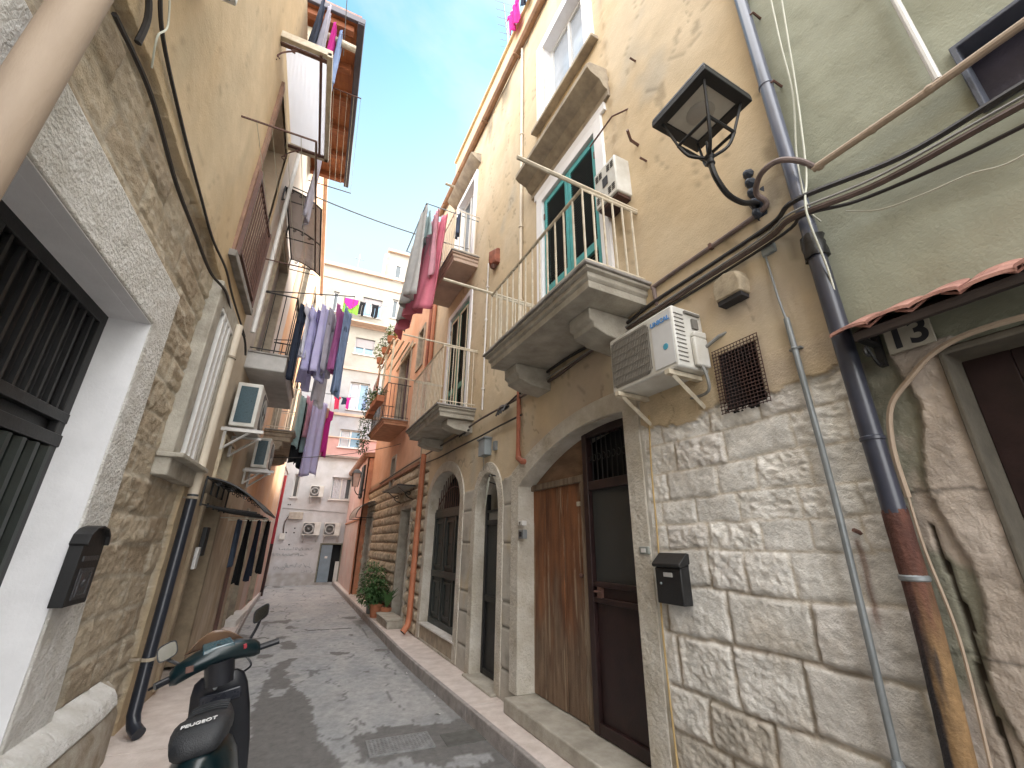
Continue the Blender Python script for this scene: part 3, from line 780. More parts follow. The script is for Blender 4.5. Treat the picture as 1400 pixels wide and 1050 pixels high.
for nm, z0, z1, o1 in (('cornice', 14.56, 14.74, .16), ('band', 13.90, 13.99, .06), ('band', 11.50, 11.60, .07), ('band', 9.22, 9.36, .06), ('band', 6.96, 7.08, .05), ('band', 5.93, 5.98, .05)):
    MB(FF).box(-2.6, 4.5, -.02, o1, z0, z1).build(nm, M_band, ap, bevel=.01)
MB(FF).box(1.32, 2.98, -.2, .08, 16.35, 16.5).build('cornice', M_band, ap, bevel=.01)
MB(FF).box(1.18, 1.32, -.3, .05, 14.75, 16.1).build('chimney_pipe', M_band, ap, bevel=.01)
MB(FF).prism([(.0, 5.02), (.16, 5.05), (.2, 5.12), (0, 5.16)], -2.6, 4.5, 'u').build('ledge', mat('ledge_stone', (.40, .36, .34), .9, .2, 5), ap)
wg = {0: M_bglas, 1: M_bglas, 2: M_bglas, 3: M_bglas}
for i, h in enumerate(AW[:9]+[AW[10]]):
    u0, u1, z0, z1, _ = h
    oo = -.1 if i < 10 else -.2
    mb = MB(FF).ring([(u0-.01, z0-.01), (u0-.01, z1+.01), (u1+.01, z1+.01), (u1+.01, z0-.01)], [(u0+.05, z0+.05), (u0+.05, z1-.05), (u1-.05, z1-.05), (u1-.05, z0+.05)], oo-.08, oo)
    if u1-u0 > .5: mb.box((u0+u1)/2-.03, (u0+u1)/2+.03, oo-.075, oo+.005, z0+.05, z1-.05)
    w = mb.build('window', M_wpip, ap)
    MB(FF).box(u0+.04, u1-.04, oo-.05, oo-.045, z0+.04, z1-.04).build('pane', wg.get(i, M_glass), w)
    if i in (1, 0): MB(FF).box(u0+.03, u1-.03, oo+.001, oo+.02, z0+(z1-z0)*(.45 if i else .7), z1).build('roller_blind', M_blind, w)
    if i in (2, 3, 7): MB(FF).surf(lambda s, t: (u0+.08+(.35 if i != 7 else .65)*s*(u1-u0), oo-.03+.01*math.sin(s*40), z0+.06+(z1-z0-.12)*t), 40, 1).build('curtain', M_curt, w, fix=False)
    MB(FF).box(u0-.05, u1+.05, -.02, .06, z0-.05, z0-.005).build('sill', M_wpip, ap, bevel=.005)
# balcony parapets of the block
for z, lab in ((11.62, 1), (6.98, 0)):
    if lab: MB(FF).box(-.35, 1.75, .02, .55, z-.08, z).build('balcony', M_band, ap)
# ground floor doorway: grey leaf and a dark gap
backing(FF, ap, AW[9], -.36)
rect_frame(FF, .37, 1.14, .10, 1.50, .05, -.1, .03, mat('grey_green_trim', (.2,.2,.155), .85, .3, 6), 'door_frame', ap, bottom=False)
dd = MB(FF).prism([(.39, -.02), (.80, .03), (.80, .06), (.39, .01)], .10, 1.48, 'z').build('door', mat('blue_grey_door', (.20, .26, .31), .5, .15, 4), ap)
MB(FF).box(.56, .66, .045, .06, .98, 1.06).build('notice', M_wpip, dd)
MB(FF).box(1.0, 1.14, -.3, -.05, .10, .85).build('white_panel', M_wpip, ap)
def scribble(seed, cx, cz, w, h, n):
    r = random.Random(seed); mb = MB(FF)
    for i in range(n):
        x = cx - w/2 + w*(i+.5)/n
        P = [(x+r.uniform(-.5, .5)*w/n*1.3, .012, cz+r.uniform(-.5, .5)*h) for _ in range(4)]
        mb.tube(spline(P, 5), .006, 4)
    return mb
mb = scribble(3, -.55, 1.32, 1.2, .10, 16)
for a in (scribble(4, -.75, 1.12, 1.3, .13, 15), scribble(9, -.35, .72, .9, .2, 6), scribble(6, -.95, .62, .5, .22, 5), scribble(8, 0, .5, .4, .12, 5)):
    a.build('graffiti', M_graf, ap)
mb.build('graffiti', M_graf, ap)
for u, z in ((-1.0, 1.93), (-.72, 1.93), (-.72, 2.1), (-.82, 1.48), (-1.12, 3.0), (-1.05, 3.0)): MB(FF).lathe([(.028, 0), (.02, .012)], (u, .0, z), 8, 'o').build('wall_hole', M_dark, ap)

# ================================================================== LEFT: stone house
sh = thing('stone_house', (-1.25, 3, 0), 'brown stone house with the white hammered stone door frame and ochre plaster above', 'house')
LD = (.9, 3.35, .18, 2.98, 0); LW = (4.50, 5.10, 2.28, 3.76, 0); LU = (4.42, 5.62, 4.36, 6.92, 0)
lb = Blocks(23, -4, 6, 0, 4.6, (.20, .26), (.30, .60))
def fn_beige(u, z):
    t = sstep(-.3, .35, fbm(u*1.1, z*.6, 23))
    if z < 2.1 + .08*ns(u*3, 0, 0):
        c = mix((.36, .28, .19), (.46, .375, .27), t); c = mix(c, (.52, .45, .36), .5*sstep(.1, .3, fbm(u*3, z*1.0, 9)))
        c = mul(c, 1+.4*fbm(u*7, z*4, 2))
    else:
        c = mix((.42, .34, .25), (.52, .45, .36), t)
        c = mix(c, (.56, .50, .46), sstep(3.8, 4.6, z))
    return .02*fbm(u, z, 2)+.006*fbm(u*6, z*6), c
def fn_left(u, z):
    o = .02*fbm(u*.7, z*.7, 3)
    e = 4.02 + .08*ns(u*1.5, 0, 2)
    if u > 5.38 and z < 2.12+.05*ns(u*5, 0, 3): return fn_beige(u, z)
    if z < e and u < 5.14 + .04*ns(z*3, 0, 4):
        uu = u + .03*ns(u*2.4, z*2.4, 1); zz = z + .035*ns(u*1.6, z*2, 8)
        d, dz, du, pr, a, b = lb.q(uu, zz)
        prof = sstep(0, .028, d + .008*ns(u*18, z*18, 3))
        worn = sstep(2.7, 3.4, z)
        o = -.024 + .012*pr[3]*prof + prof*(.010 + .024*(.4+.6*(pr[3]+1))*fbm(u*6, z*9, pr[0]*7)*(1-.4*worn) + .014*fbm(u*20, z*30, 5)+.018*a*pr[2]) 
        st = mix((.35, .28, .20), (.50, .425, .32), pr[0]); st = mix(st, (.47, .42, .33), .5*sstep(.1, .4, fbm(u*2, z*2, 6)))
        c = mix((.40, .35, .275), st, sstep(.004, .03, d + .01*ns(u*20, z*20, 1)))
        c = mul(c, 1+.35*fbm(u*6, z*9, 2)+.25*fbm(u*30, z*44, 2, 2)); c = mix(c, (.60, .55, .46), .5*sstep(.12, .3, fbm(u*5, z*22, 33)))
        wh = sstep(.74, .80, u*0+.5+.5*ns(u*2.2+z*2, z*.8, 91)) * worn
        c = mix(c, (.55, .52, .46), .6*wh)
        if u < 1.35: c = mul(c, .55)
        return o, c
    t = sstep(-.3, .35, fbm(u*.8, z*.45, 11))
    c = mix((.50, .375, .225), (.57, .46, .31), t)
    c = mix(c, (.40, .33, .22), .5*sstep(.05, .4, fbm(u*2.2, z*.5, 29)))
    cr = abs(ns(u*2.1+.3*ns(u*6, z*6, 2), z*.7, 57))
    if cr < .006: c = mul(c, .8)
    return o+.03, c
HL = [LD, LW, LU]
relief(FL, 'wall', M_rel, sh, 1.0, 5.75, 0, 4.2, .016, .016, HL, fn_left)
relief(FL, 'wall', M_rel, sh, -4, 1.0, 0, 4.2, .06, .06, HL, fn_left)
relief(FL, 'wall', M_plas, sh, -4, 5.75, 4.2, 8.6, .05, .05, HL, fn_left)
mb = MB(FL); mb.box(-4, 5.75, -6, -.6, .01, 8.6); mb.box(-4, 5.75, -.6, 0, 8.5, 8.6); mb.build('body', M_corn, sh, smooth=0)
# hammered white stone frame, plastered reveal
mb = MB(FL)
mb.ring([(.4, .0), (.4, 3.40), (3.64, 3.36), (3.70, 1.8), (3.92, .0)], [(.9, .0), (.9, 2.98), (3.35, 2.98), (3.35, 1.6), (3.37, .0)], -.06, .022, closed=False)
fr_ = mb.build('door_frame', M_white, sh, bevel=.012)
mb = MB(FL); mb.box(3.343, 3.42, -.5, -.061, .0, 2.98); mb.box(3.343, 3.349, -.0605, .012, .181, 2.971); mb.box(.9, 3.42, -.5, -.061, 2.972, 3.06); mb.box(.9, 3.3425, -.0605, .012, 2.9725, 2.979); mb.box(.83, .9, -.5, -.041, 0, 3.0); mb.build('plaster_reveal', M_wplas, fr_)
MB(FL).box(.9, 3.35, -.5, .10, .121, .18).build('door_step', M_lime, sh, bevel=.01)
d = MB(FL).box(.9, 3.35, -.30, -.26, .18, 2.98).build('metal_door', M_black, sh); d['label'] = 'dark metal door with vertical bars above and ribbed panels below'
mb = MB(FL)
mb.box(3.27, 3.35, -.26, -.215, .18, 2.98); mb.box(2.22, 2.30, -.26, -.215, .18, 2.98); mb.box(.9, 3.35, -.26, -.214, 2.90, 2.98); mb.box(.9, 3.35, -.26, -.21, 2.24, 2.30); mb.box(.9, 3.35, -.26, -.205, 2.10, 2.17); mb.box(.9, 3.35, -.26, -.21, .18, .3)
mb.build('door_rail', M_black, d, bevel=.004)
mb = MB(FL)
for i in range(22): mb.box(1.0+i*.105, 1.0+i*.105+.022, -.25, -.225, 2.30, 2.90)
mb.build('bar', M_black, d)
mb = MB(FL)
for i in range(19): mb.tube([(1.02+i*.125, -.25, .32), (1.02+i*.125, -.25, 2.09)], .045, 8)
mb.build('ribbed_panel', mat('dark_green_metal', (.018, .024, .022), .45, .3, 8, bump=.1), d)
# plinth with whitewashed top
mb = MB(FL)
mb.loft([[(u, -.02, .0), (u, .17*k, .0), (u, .17*k, .40), (u, .10*k, .54), (u, -.02, .60)] for u, k in ((2.9, 1), (3.6, 1), (4.3, .95), (4.62, .8), (4.76, .35))])
mb.build('plinth', mat('whitewashed_plinth', (.46, .42, .36), .9, .4, 5, col2=(.24,.19,.13), bump=.9, bs=30), sh, bevel=.02)
MB(FL).loft([[(u, -.02, .62), (u, .10*k, .56), (u, .13*k, .52), (u, .15*k, .46), (u, .10*k, .44)] for u, k in ((2.9, 1), (3.6, 1.05), (4.3, 1.0), (4.6, .85))]).build('plinth_capping', M_white, sh, bevel=.01)
# grilled window with stone frame
rect_frame(FL, 4.50, 5.10, 2.28, 3.76, .19, -.25, .085, M_lime, 'window_frame', sh, bevel=.01)
backing(FL, sh, LW, -.25)
MB(FL).box(4.28, 5.24, -.02, .17, 2.235, 2.275).build('window_sill', M_lime, sh, bevel=.008)
mb = MB(FL)
for u in (4.60, 4.75, 4.90): mb.box(u, u+.065, .055, .095, 2.32, 3.74)
mb.box(4.52, 5.08, .06, .09, 2.285, 2.32); mb.box(4.52, 5.08, .06, .09, 3.72, 3.755)
w = mb.build('window_grille', M_wpip, sh, bevel=.004); w['label'] = 'window guard of three white flat bars'
# tall french window upstairs
mb = MB(FL); mb.box(5.62, 5.66, -.45, -.0, 4.36, 6.92); mb.box(4.38, 4.42, -.45, -.0, 4.36, 6.92); mb.box(4.38, 5.66, -.45, 0, 6.92, 6.98); mb.build('window_reveal', mat('beige_reveal', (.48, .38, .28), .9, .15, 4), sh)
mb = MB(FL); mb.box(4.36, 5.68, -.45, .10, 4.28, 4.355); mb.build('window_sill', M_grey, sh, bevel=.006)
backing(FL, sh, LU, -.36)
mb = MB(FL); mb.box(4.42, 4.52, -.05, .06, 4.36, 6.9); mb.box(4.54, 4.58, -.02, .07, 4.36, 5.5)
mb.build('shutter_post', mat('brown_wood_post', (.26, .15, .10), .7, .3, 8), sh)
mb = MB(FL)
for i in range(26): mb.box(4.55+i*.04, 4.578+i*.04, -.30, -.285, 4.4, 6.85)
mb.build('roller_shutter', mat('mauve_blind', (.28, .23, .21), .6, .2, 8), sh)
mb = MB(FL); mb.box(4.5, 5.62, .06, .09, 5.44, 5.47); mb.box(4.5, 5.62, .06, .09, 4.45, 4.48)
for i in range(12): u = 4.55+i*.095; mb.tube([(u, .075, 4.45), (u, .075, 5.46)], .009, 5)
mb.box(4.46, 4.5, .0, .10, 4.37, 5.5); mb.box(5.60, 5.63, .0, .10, 4.37, 5.5)
mb.build('window_railing', M_brn, sh)

# ================================================================== LEFT: beige house
bh = thing('beige_house', (-1.25, 7.5, 0), 'narrow beige house under the orange timber eave', 'house')
BD = (6.25, 7.2, .15, 2.02, 0); BO = (6.35, 7.05, 2.36, 2.82, 0); BU = (6.85, 7.95, 4.13, 6.35, 0)
relief(FL, 'wall', M_plas, bh, 5.75, 9.3, 0, 9.0, .04, .04, [BD, BO, BU], fn_beige)
mb = MB(FL); mb.box(5.76, 9.3, -6, -.6, .01, 9.0); mb.box(5.76, 9.3, -.6, 0, 8.9, 9.0); mb.build('body', M_corn, bh, smooth=0)
surround(FL, bh, BD, .10, -.2, .03, mat('brown_stone', (.30, .235, .16), .9, .35, 5))
backing(FL, bh, BD, -.25, mat('shadowy_board', (.10, .07, .05), .8, .4, 5))
bd = MB(FL).box(6.25, 7.2, -.2, -.16, .15, 2.0).build('door', mat('brown_board_door', (.19, .125, .08), .75, .4, 4, stretch=(5, 5, .6)), bh)
rect_frame(FL, 6.35, 7.05, 2.36, 2.82, .05, -.2, .04, M_creamd, 'window_frame', bh); backing(FL, bh, BO, -.1)
rect_frame(FL, 6.85, 7.95, 4.13, 6.35, .09, -.2, .04, M_corn, 'door_frame', bh, bottom=False)
backing(FL, bh, BU, -.2, M_grey)
mb = MB(FL)
for i in range(34): mb.box(6.86, 7.94, -.12, -.10, 4.15+i*.064, 4.205+i*.064)
mb.build('roller_shutter', mat('grey_brown_shutter', (.22, .19, .18), .6, .2, 8), bh)
b5 = balcony(FL, bh, 6.5, 8.5, 4.11, .50, .24, mat('white_balcony', (.46, .45, .44), .85, .2, 5), 1.02, M_black, 9, 3, (), rail_r=.014, bal_r=.008, prof=[(-.05, -.24), (.49, -.24), (.50, -.23), (.50, 0), (-.05, 0)])
b5['label'] = 'plain white balcony slab with thin black railing and washing'
MB(FL).box(6.48, 8.52, -.02, .52, 4.112, 4.14).build('slab_edge', mat('rust_red_edge', (.30, .15, .12), .8, .3, 6), b5) if False else None
# timber eave
mb = MB(FL)
n_ = 7
for i in range(26):
    a = 4.74+i*.13; mb.box(a, a+.126, -1.0, .66, 9.04, 9.07)
ev = mb.build('eave', M_eave, bh, smooth=0); ev['label'] = 'orange timber eave with rafters and a dark gutter edge'
mb = MB(FL)
for i in range(6): a = 4.80+i*.62; mb.box(a, a+.09, -.6, .62, 8.90, 9.04)
mb.build('rafter', mat('rafter_wood', (.30, .10, .04), .65, .3, 5, stretch=(.6, 5, 5)), ev, bevel=.006)
mb = MB(FL); mb.box(4.70, 8.16, .66, .76, 8.98, 9.12); mb.box(4.69, 4.74, -1, .76, 9.0, 9.12); mb.build('gutter_edge', mat('slate_gutter', (.075, .07, .09), .5, .2, 6), ev, bevel=.01)
MB(FL).box(4.7, 8.16, -3, .7, 9.12, 9.16).build('roof', M_tile, ev)
mb = MB(FL); mb.box(5.0, 5.3, -.1, .05, 7.9, 8.9); mb.box(5.9, 6.05, -.1, .05, 7.9, 8.9); mb.build('terrace_wall', mat('cream_wall', (.60, .55, .42), .9, .1, 3), bh)

# ================================================================== LEFT: peach house
pc = thing('peach_house', (-1.25, 13, 0), 'peach coloured house with the carved balcony brackets', 'house')
PW = [(10.6, 11.6, 3.75, 5.9, 0), (10.0, 10.9, .15, 2.1, 0), (13.2, 14.1, .15, 2.1, 0), (10.3, 11.2, 6.9, 8.9, 0), (14.0, 14.9, 4.6, 6.4, 0), (14.0, 14.9, 7.8, 9.6, 0)]
def fn_peach(u, z):
    t = sstep(-.3, .3, fbm(u*.7, z*.5, 3))
    if z < 2.4:
        c = mix((.33, .25, .18), (.42, .34, .26), t)
        if u > 12: c = mix((.46, .40, .36), (.52, .30, .24), t)
    else: c = mix((.62, .36, .20), (.60, .46, .36), sstep(10.2, 11.5, u + fbm(u, z*.4, 2)) * .0 + t*.6)
    return .02*fbm(u, z, 9), c
relief(FL, 'wall', M_plas, pc, 9.3, 16.6, 0, 10.9, .1, .1, PW, fn_peach)
mb = MB(FL); mb.box(9.31, 16.6, -6, -.6, .01, 10.9); mb.box(9.31, 16.6, -.6, 0, 10.8, 10.9); mb.box(16.56, 16.6, -.6, 0, .01, 10.8); mb.box(9.31, 9.4, -.6, -.01, 9.0, 10.8)
mb.build('body', mat('peach_body', (.60, .38, .22), .9, .15, 2), pc, smooth=0)
for h in PW:
    rect_frame(FL, h[0], h[1], h[2], h[3], .09, -.2, .04, M_corn, 'door_frame', pc, bottom=False); backing(FL, pc, h, -.15, M_dkred if h[2] < 1 else M_slat, 'shutter')
b6 = balcony(FL, pc, 9.75, 12.0, 3.74, .55, .20, M_corn, .95, M_crpip, 14, 3, (9.95, 11.7), rail_r=.012, bal_r=.007)
b6['label'] = 'brown stone balcony on heavy carved brackets'
MB(FL).box(9.3, 16.6, -.02, .10, 10.88, 10.96).build('cornice', M_band, pc, bevel=.01)
# low link wall to the corner
wl = MB(lambda u, o, z: Vector((-1.36+o, u, z))); wl.box(16.6, 20.0, -.6, 0, .01, 4.2); wl.box(16.6, 20.02, -.6, .03, 4.2, 4.26)
tag(wl.build('side_wall', mat('pinkish_wall', (.50, .42, .38), .9, .25, 3), bevel=.01), 'short pale wall at the far left corner of the alley, beyond the peach house', 'wall')

# ================================================================== ground
def in_poly(x, y, P):
    c = False; j = len(P)-1
    for i in range(len(P)):
        if (P[i][1] > y) != (P[j][1] > y) and x < (P[j][0]-P[i][0])*(y-P[i][1])/(P[j][1]-P[i][1])+P[i][0]: c = not c
        j = i
    return c
W1 = [(-.04, 7.9), (-.16, 7.75), (-.25, 7.2), (-.27, 6.3), (-.30, 5.6), (-.24, 5.1), (-.25, 4.5), (-.30, 3.2), (.5, 3.2), (.48, 4.25), (.36, 4.7), (.30, 5.1), (.25, 5.9), (.08, 6.35), (.02, 6.7), (-.02, 7.0), (-.06, 7.3), (.08, 7.9)]
W2 = [(.58, 4.72), (.70, 4.82), (1.0, 4.84), (1.3, 4.80), (1.66, 4.72), (1.9, 4.6), (1.9, 3.2), (1.2, 3.4), (1.16, 3.9), (1.0, 4.1), (.92, 4.18), (.64, 4.22), (.60, 4.45)]
W3 = [(-.22, 9.15), (-.05, 9.2), (.05, 8.7), (.02, 8.5), (-.2, 8.6)]
DRY = [(-.20, 6.42), (.02, 6.45), (.0, 6.2), (-.14, 6.1)]
DRY2 = [(1.3, 4.05), (1.62, 4.05), (1.6, 3.85), (1.2, 3.9)]
def ground_c(x, y):
    xx = x + .05*ns(x*7, y*7, 1) + .02*ns(x*22, y*22, 2); yy = y + .10*ns(x*6, y*5, 8) + .03*ns(x*20, y*20, 5)
    wet = (in_poly(xx, yy, W1) and not in_poly(xx, yy, DRY)) or (in_poly(xx, yy, W2) and not in_poly(xx, yy, DRY2)) or in_poly(xx, yy, W3)
    if not wet and fbm(x*1.6, y*1.2, 60) > .30 and y > 6.5: wet = True
    c = mix((.30, .305, .31), (.36, .355, .35), sstep(-.3, .3, fbm(x*2, y*1.4, 5)))
    c = mul(c, 1+.5*fbm(x*12, y*12, 2)+.25*fbm(x*3, y*2, 71))
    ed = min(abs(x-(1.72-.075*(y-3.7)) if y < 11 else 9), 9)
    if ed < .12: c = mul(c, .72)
    if 9.9 < y < 10.3 and abs(y-10.08-.05*ns(x*9, 0, 0)) < .035 and .2 < x < .98: c = (.07, .07, .07)
    if abs(ns(x*1.7+3, y*.8+ .3*ns(x*4, y*4, 1), 12)) < .010: c = mul(c, .5)
    if wet: c = (.15, .145, .14); c = mul(c, 1+.5*fbm(x*14, y*14, 2))
    return c
mb = MB(); mb.c = []
X0, X1, Y0, Y1, S = -1.3, 2.1, 2.4, 20.05, .026
nx, ny = int((X1-X0)/S), int((Y1-Y0)/(S*1.5))
for i in range(nx+1):
    for j in range(ny+1):
        x = X0+(X1-X0)*i/nx; y = Y0+(Y1-Y0)*j/ny
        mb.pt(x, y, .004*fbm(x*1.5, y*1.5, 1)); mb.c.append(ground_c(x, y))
for i in range(nx):
    for j in range(ny):
        a = i*(ny+1)+j; mb.f.append((a, a+ny+1, a+ny+2, a+1))
tag(mb.build('alley_road', M_asph, smooth=180, fix=False), 'grey asphalt of the alley with dark damp patches', 'road', kind='structure')
MB().box(-60, 60, -60, 80, -.3, -.02).build('ground', mat('far_ground', (.16, .16, .155), .9, .2, 2), smooth=0)
tag(bpy.data.objects['ground'], 'ground around the houses', 'ground', kind='structure')
def kx(K, y):
    for (y0, x0), (y1, x1) in zip(K, K[1:]):
        if y0 <= y <= y1: return x0+(x1-x0)*(y-y0)/(y1-y0)
    return K[-1][1]
KR = [(-4, 2.0), (0, 1.94), (3.7, 1.70), (7, 1.44), (11.6, 1.27), (19.98, .98)]
KL = [(-4, -.5), (3, -.55), (4.5, -.62), (5.4, -.72), (6.5, -.82), (9.5, -.93), (12, -1.06), (16.5, -1.2)]
def pavement(K, y0, y1, wallx, sg, name, lab, zt, kw):
    mb = MB(); kb = MB(); r = random.Random(4); y = y0
    while y < y1:
        e = min(y+r.uniform(.7, 1.05), y1)
        a, b = kx(K, y+.004), kx(K, e-.004)
        zz = zt + r.uniform(-.002, .002)
        A = [(a+sg*kw, y+.003), (b+sg*kw, e-.003), (wallx(e), e-.003), (wallx(y), y+.003)]
        mb.loft([[(p, q, -.02) for p, q in A], [(p, q, zz) for p, q in A]])
        B = [(a, y+.002), (b, e-.002), (b+sg*(kw-.005), e-.002), (a+sg*(kw-.005), y+.002)]
        kb.loft([[(p, q, -.02) for p, q in B], [(p+sg*.004, q, zt+.003) for p, q in B]])
        y = e
    o = mb.build(name, M_pave, bevel=.004, smooth=0); tag(o, lab, 'pavement', kind='structure')
    k = kb.build('kerb', M_kerb if kw > .05 else M_kerb, None, bevel=.008, smooth=0); tag(k, 'kerb stones edging the '+lab, 'kerb', kind='structure')
pavement(KR, -4, 19.98, lambda y: (2.275-.05*y+.3) if y < 15 else 1.6, 1, 'pavement', 'narrow pinkish stone pavement along the right hand houses', .12, .05)
pavement(KL, -4, 16.5, lambda y: -1.6, -1, 'pavement', 'narrow pinkish stone pavement along the left hand houses', .11, .05)
# ================================================================== pipes
def one(mb, name, m, label, cat, group=None, **k):
    return tag(mb.build(name, m, None, **k), label, cat, group)
def clips(fr, parent, pts, r, m, name='pipe_clip'):
    for u, o, z in pts:
        mb = MB(fr)
        mb.lathe([(r+.004, -.012), (r+.010, -.012), (r+.010, .012), (r+.004, .012)], (u, o, z), 14, 'z'); mb.box(u-.006, u+.006, -.01, o-r+.002, z-.01, z+.01)
        mb.build(name, m, parent, smooth=40)
p = thing('downpipe', FR(1.07, .1, 1), 'fat blue black downpipe between the yellow and the green house, rusty towards the ground', 'downpipe')
MB(FR).tube([(1.035, .072, 9.2), (1.035, .072, 6.0), (1.025, .072, 3.04)], .037, 18).build('pipe', M_pipeb, p)
MB(FR).tube([(1.025, .072, 3.06), (1.02, .07, 2.4), (1.015, .07, 1.72)], .041, 18).build('lower_pipe', M_pipel, p)
mb = MB(FR); mb.c = []
for i in range(121):
    z = 1.80 - 1.68*i/120; cu_ = 1.015+.04*(1-sstep(.5, 1.5, z))
    for k in range(40):
        a_ = 2*PI*k/40; x_ = math.cos(a_); n_ = fbm(x_*1.5+math.sin(a_)*.7, z*3, 5); r_z = .0435 + .0015*ns(x_*3, z*12, 3)
        if z > 1.745 + .03*ns(math.sin(a_)*2, x_*2, 8): r_z = .0395
        c_ = mix((.07, .025, .018), (.12, .045, .03), sstep(-.2, .3, n_))
        lo_ = 1-sstep(1.15, 1.6, z+.25*n_)
        och = sstep(.05, .6, -x_ + 1.3*n_ + .25*math.sin(a_))
        c_ = mix(c_, mix((.022, .019, .023), (.24, .145, .065), och), lo_)
        c_ = mul(c_, 1+.6*fbm(x_*6, z*14, 9))
        mb.pt(cu_+r_z*x_, .07+r_z*math.sin(a_), z); mb.c.append(c_)
for i in range(120):
    for k in range(40):
        j = (k+1) % 40; mb.f.append((i*40+k, i*40+j, i*40+40+j, i*40+40+k))
mb.build('rusty_section', mat('rust_coat', (1,1,1), .8, .2, 14, attr=True, bump=.7, bs=60), p, smooth=180, fix=False)
r_ = random.Random(2); mb = MB(FR)
mb.loft([[(1.025+(.042+.018*r_.random())*math.cos(a), .072+(.045+.022*r_.random())*math.sin(a), z) for a in [2*PI*k/14 for k in range(14)]] for z in (3.0, 3.03, 3.07, 3.10, 3.13)])
mb.build('collar', M_bag, p, smooth=60)
for rr_, c_, mm in ((.040, (1.018, .07, 2.05), M_pipel), (.043, (1.015, .07, 1.50), M_galv), (.036, (1.03, .072, 4.3), M_pipeb), (.036, (1.035, .072, 5.6), M_pipeb)):
    MB(FR).lathe([(rr_, -.012), (rr_+.006, -.006), (rr_+.006, .006), (rr_, .012)], c_, 18).build('pipe_clip', mm, p)
p = thing('conduit', FR(1.28, .03, 2), 'grey steel conduit running down the white stone wall beside the downpipe', 'pipe')
MB(FR).tube(spline([(1.285, .04, 3.2), (1.26, .06, 2.9), (1.245, .06, 2.74)], 5), .006, 8).build('thin_pipe', M_galv, p)
MB(FR).tube(spline([(1.245, .06, 2.76), (1.235, .06, 2.3), (1.225, .065, 1.7), (1.235, .07, .84)], 5), .0145, 12).build('pipe', M_galv, p)
mb = MB(FR); mb.lathe([(.015, -.010), (.019, 0), (.015, .010)], (1.24, .06, 2.58), 12); mb.box(1.21, 1.27, .03, .06, 2.575, 2.585); mb.build('pipe_clip', M_galv, p)
MB(FR).lathe([(.018, 0), (.024, .02), (.018, .04)], (1.235, .07, .82), 10).build('pipe_clip', M_galv, p)
p = thing('downpipe', FR(8.82, .1, 1), 'salmon orange downpipe ending in an open shoe beside the bossed stone', 'downpipe')
MB(FR).tube([(8.34, .10, 3.25), (8.35, .10, 2), (8.36, .10, .40), (8.35, .12, .27), (8.33, .20, .17)], .052, 14).build('pipe', M_orpip, p)
MB(FR).tube([(8.335, .165, .21), (8.328, .206, .165)], .045, 12).build('pipe_mouth', M_dark, p)
clips(FR, p, [(8.345, .10, 2.6), (8.355, .10, 1.1)], .052, M_orpip)
one(MB(FR).tube([(8.62, .07, 8.3), (8.62, .07, 4.9)], .045, 10), 'downpipe', M_orpip, 'orange pipe at the upper edge of the orange house, nearer of the two', 'downpipe')
one(MB(FR).tube([(8.95, .07, 8.2), (8.95, .07, 4.4)], .04, 10), 'downpipe', M_copip, 'darker reddish pipe at the upper edge of the orange house, farther of the two', 'downpipe')
p = thing('wall_pipe', FR(4.36, .05, 4), 'thin pinkish cream pipe rising from the brown elbow beside the wooden door to the gutter', 'pipe')
MB(FR).tube([(4.36, .05, 9.65), (4.36, .05, 3.55)], .022, 10).build('pipe', M_crpip, p)
MB(FR).tube([(4.36, .06, 3.6), (4.37, .06, 2.62), (4.36, .06, 2.52), (4.28, .055, 2.47), (4.18, -.04, 2.45)], [.026, .026, .036, .034, .030], 10).build('elbow_pipe', M_copip, p)
clips(FR, p, [(4.36, .05, 7.6), (4.36, .05, 5.8), (4.36, .05, 4.6)], .022, M_crpip)
p = thing('wall_pipe', FR(5.54, .04, 4), 'thin white pipe with clips on the ochre wall between the two stone balconies', 'pipe')
MB(FR).tube([(5.53, .04, 5.95), (5.55, .04, 3.42)], .013, 8).build('pipe', M_wpip, p)
clips(FR, p, [(5.53, .04, 5.5), (5.54, .04, 4.9), (5.54, .04, 4.3), (5.55, .04, 3.75)], .013, M_wpip)
# conduit bending round the downpipe, then over the green wall
p = thing('wall_pipe', FR(1, .05, 3.5), 'horizontal steel and cream pipe that bends round the downpipe below the lamp', 'pipe')
MB(FR).tube(spline([(2.13, .03, 3.30), (2.13, .05, 3.46), (2.08, .05, 3.49), (1.4, .05, 3.49), (1.23, .05, 3.50), (1.20, .06, 3.53), (1.21, .12, 3.58), (1.12, .20, 3.60), (1.02, .20, 3.60), (.95, .14, 3.56), (.92, .07, 3.52)], 5), .016, 9).build('pipe', mat('tarnished_conduit', (.20, .15, .14), .5, .3, 12, bump=.2), p)
MB(FR).tube([(.93, .07, 3.515), (.50, .06, 3.51), (-.2, .06, 3.52)], .019, 10).build('cream_pipe', M_bpip, p)
for u in (.90, .66, .44): MB(FR).lathe([(.019, -.015), (.023, 0), (.019, .015)], (u, .062, 3.512), 10, 'u').build('pipe_clip', M_bpip, p)
MB(FR).box(1.59, 1.61, 0, .07, 3.47, 3.51).build('pipe_clip', M_brn, p)
one(MB(FR).tube([(.41, .05, 3.54), (.44, .05, 6.5)], .015, 10), 'wall_pipe', M_wpip, 'short white pipe rising from the cream pipe at the top right corner', 'pipe')

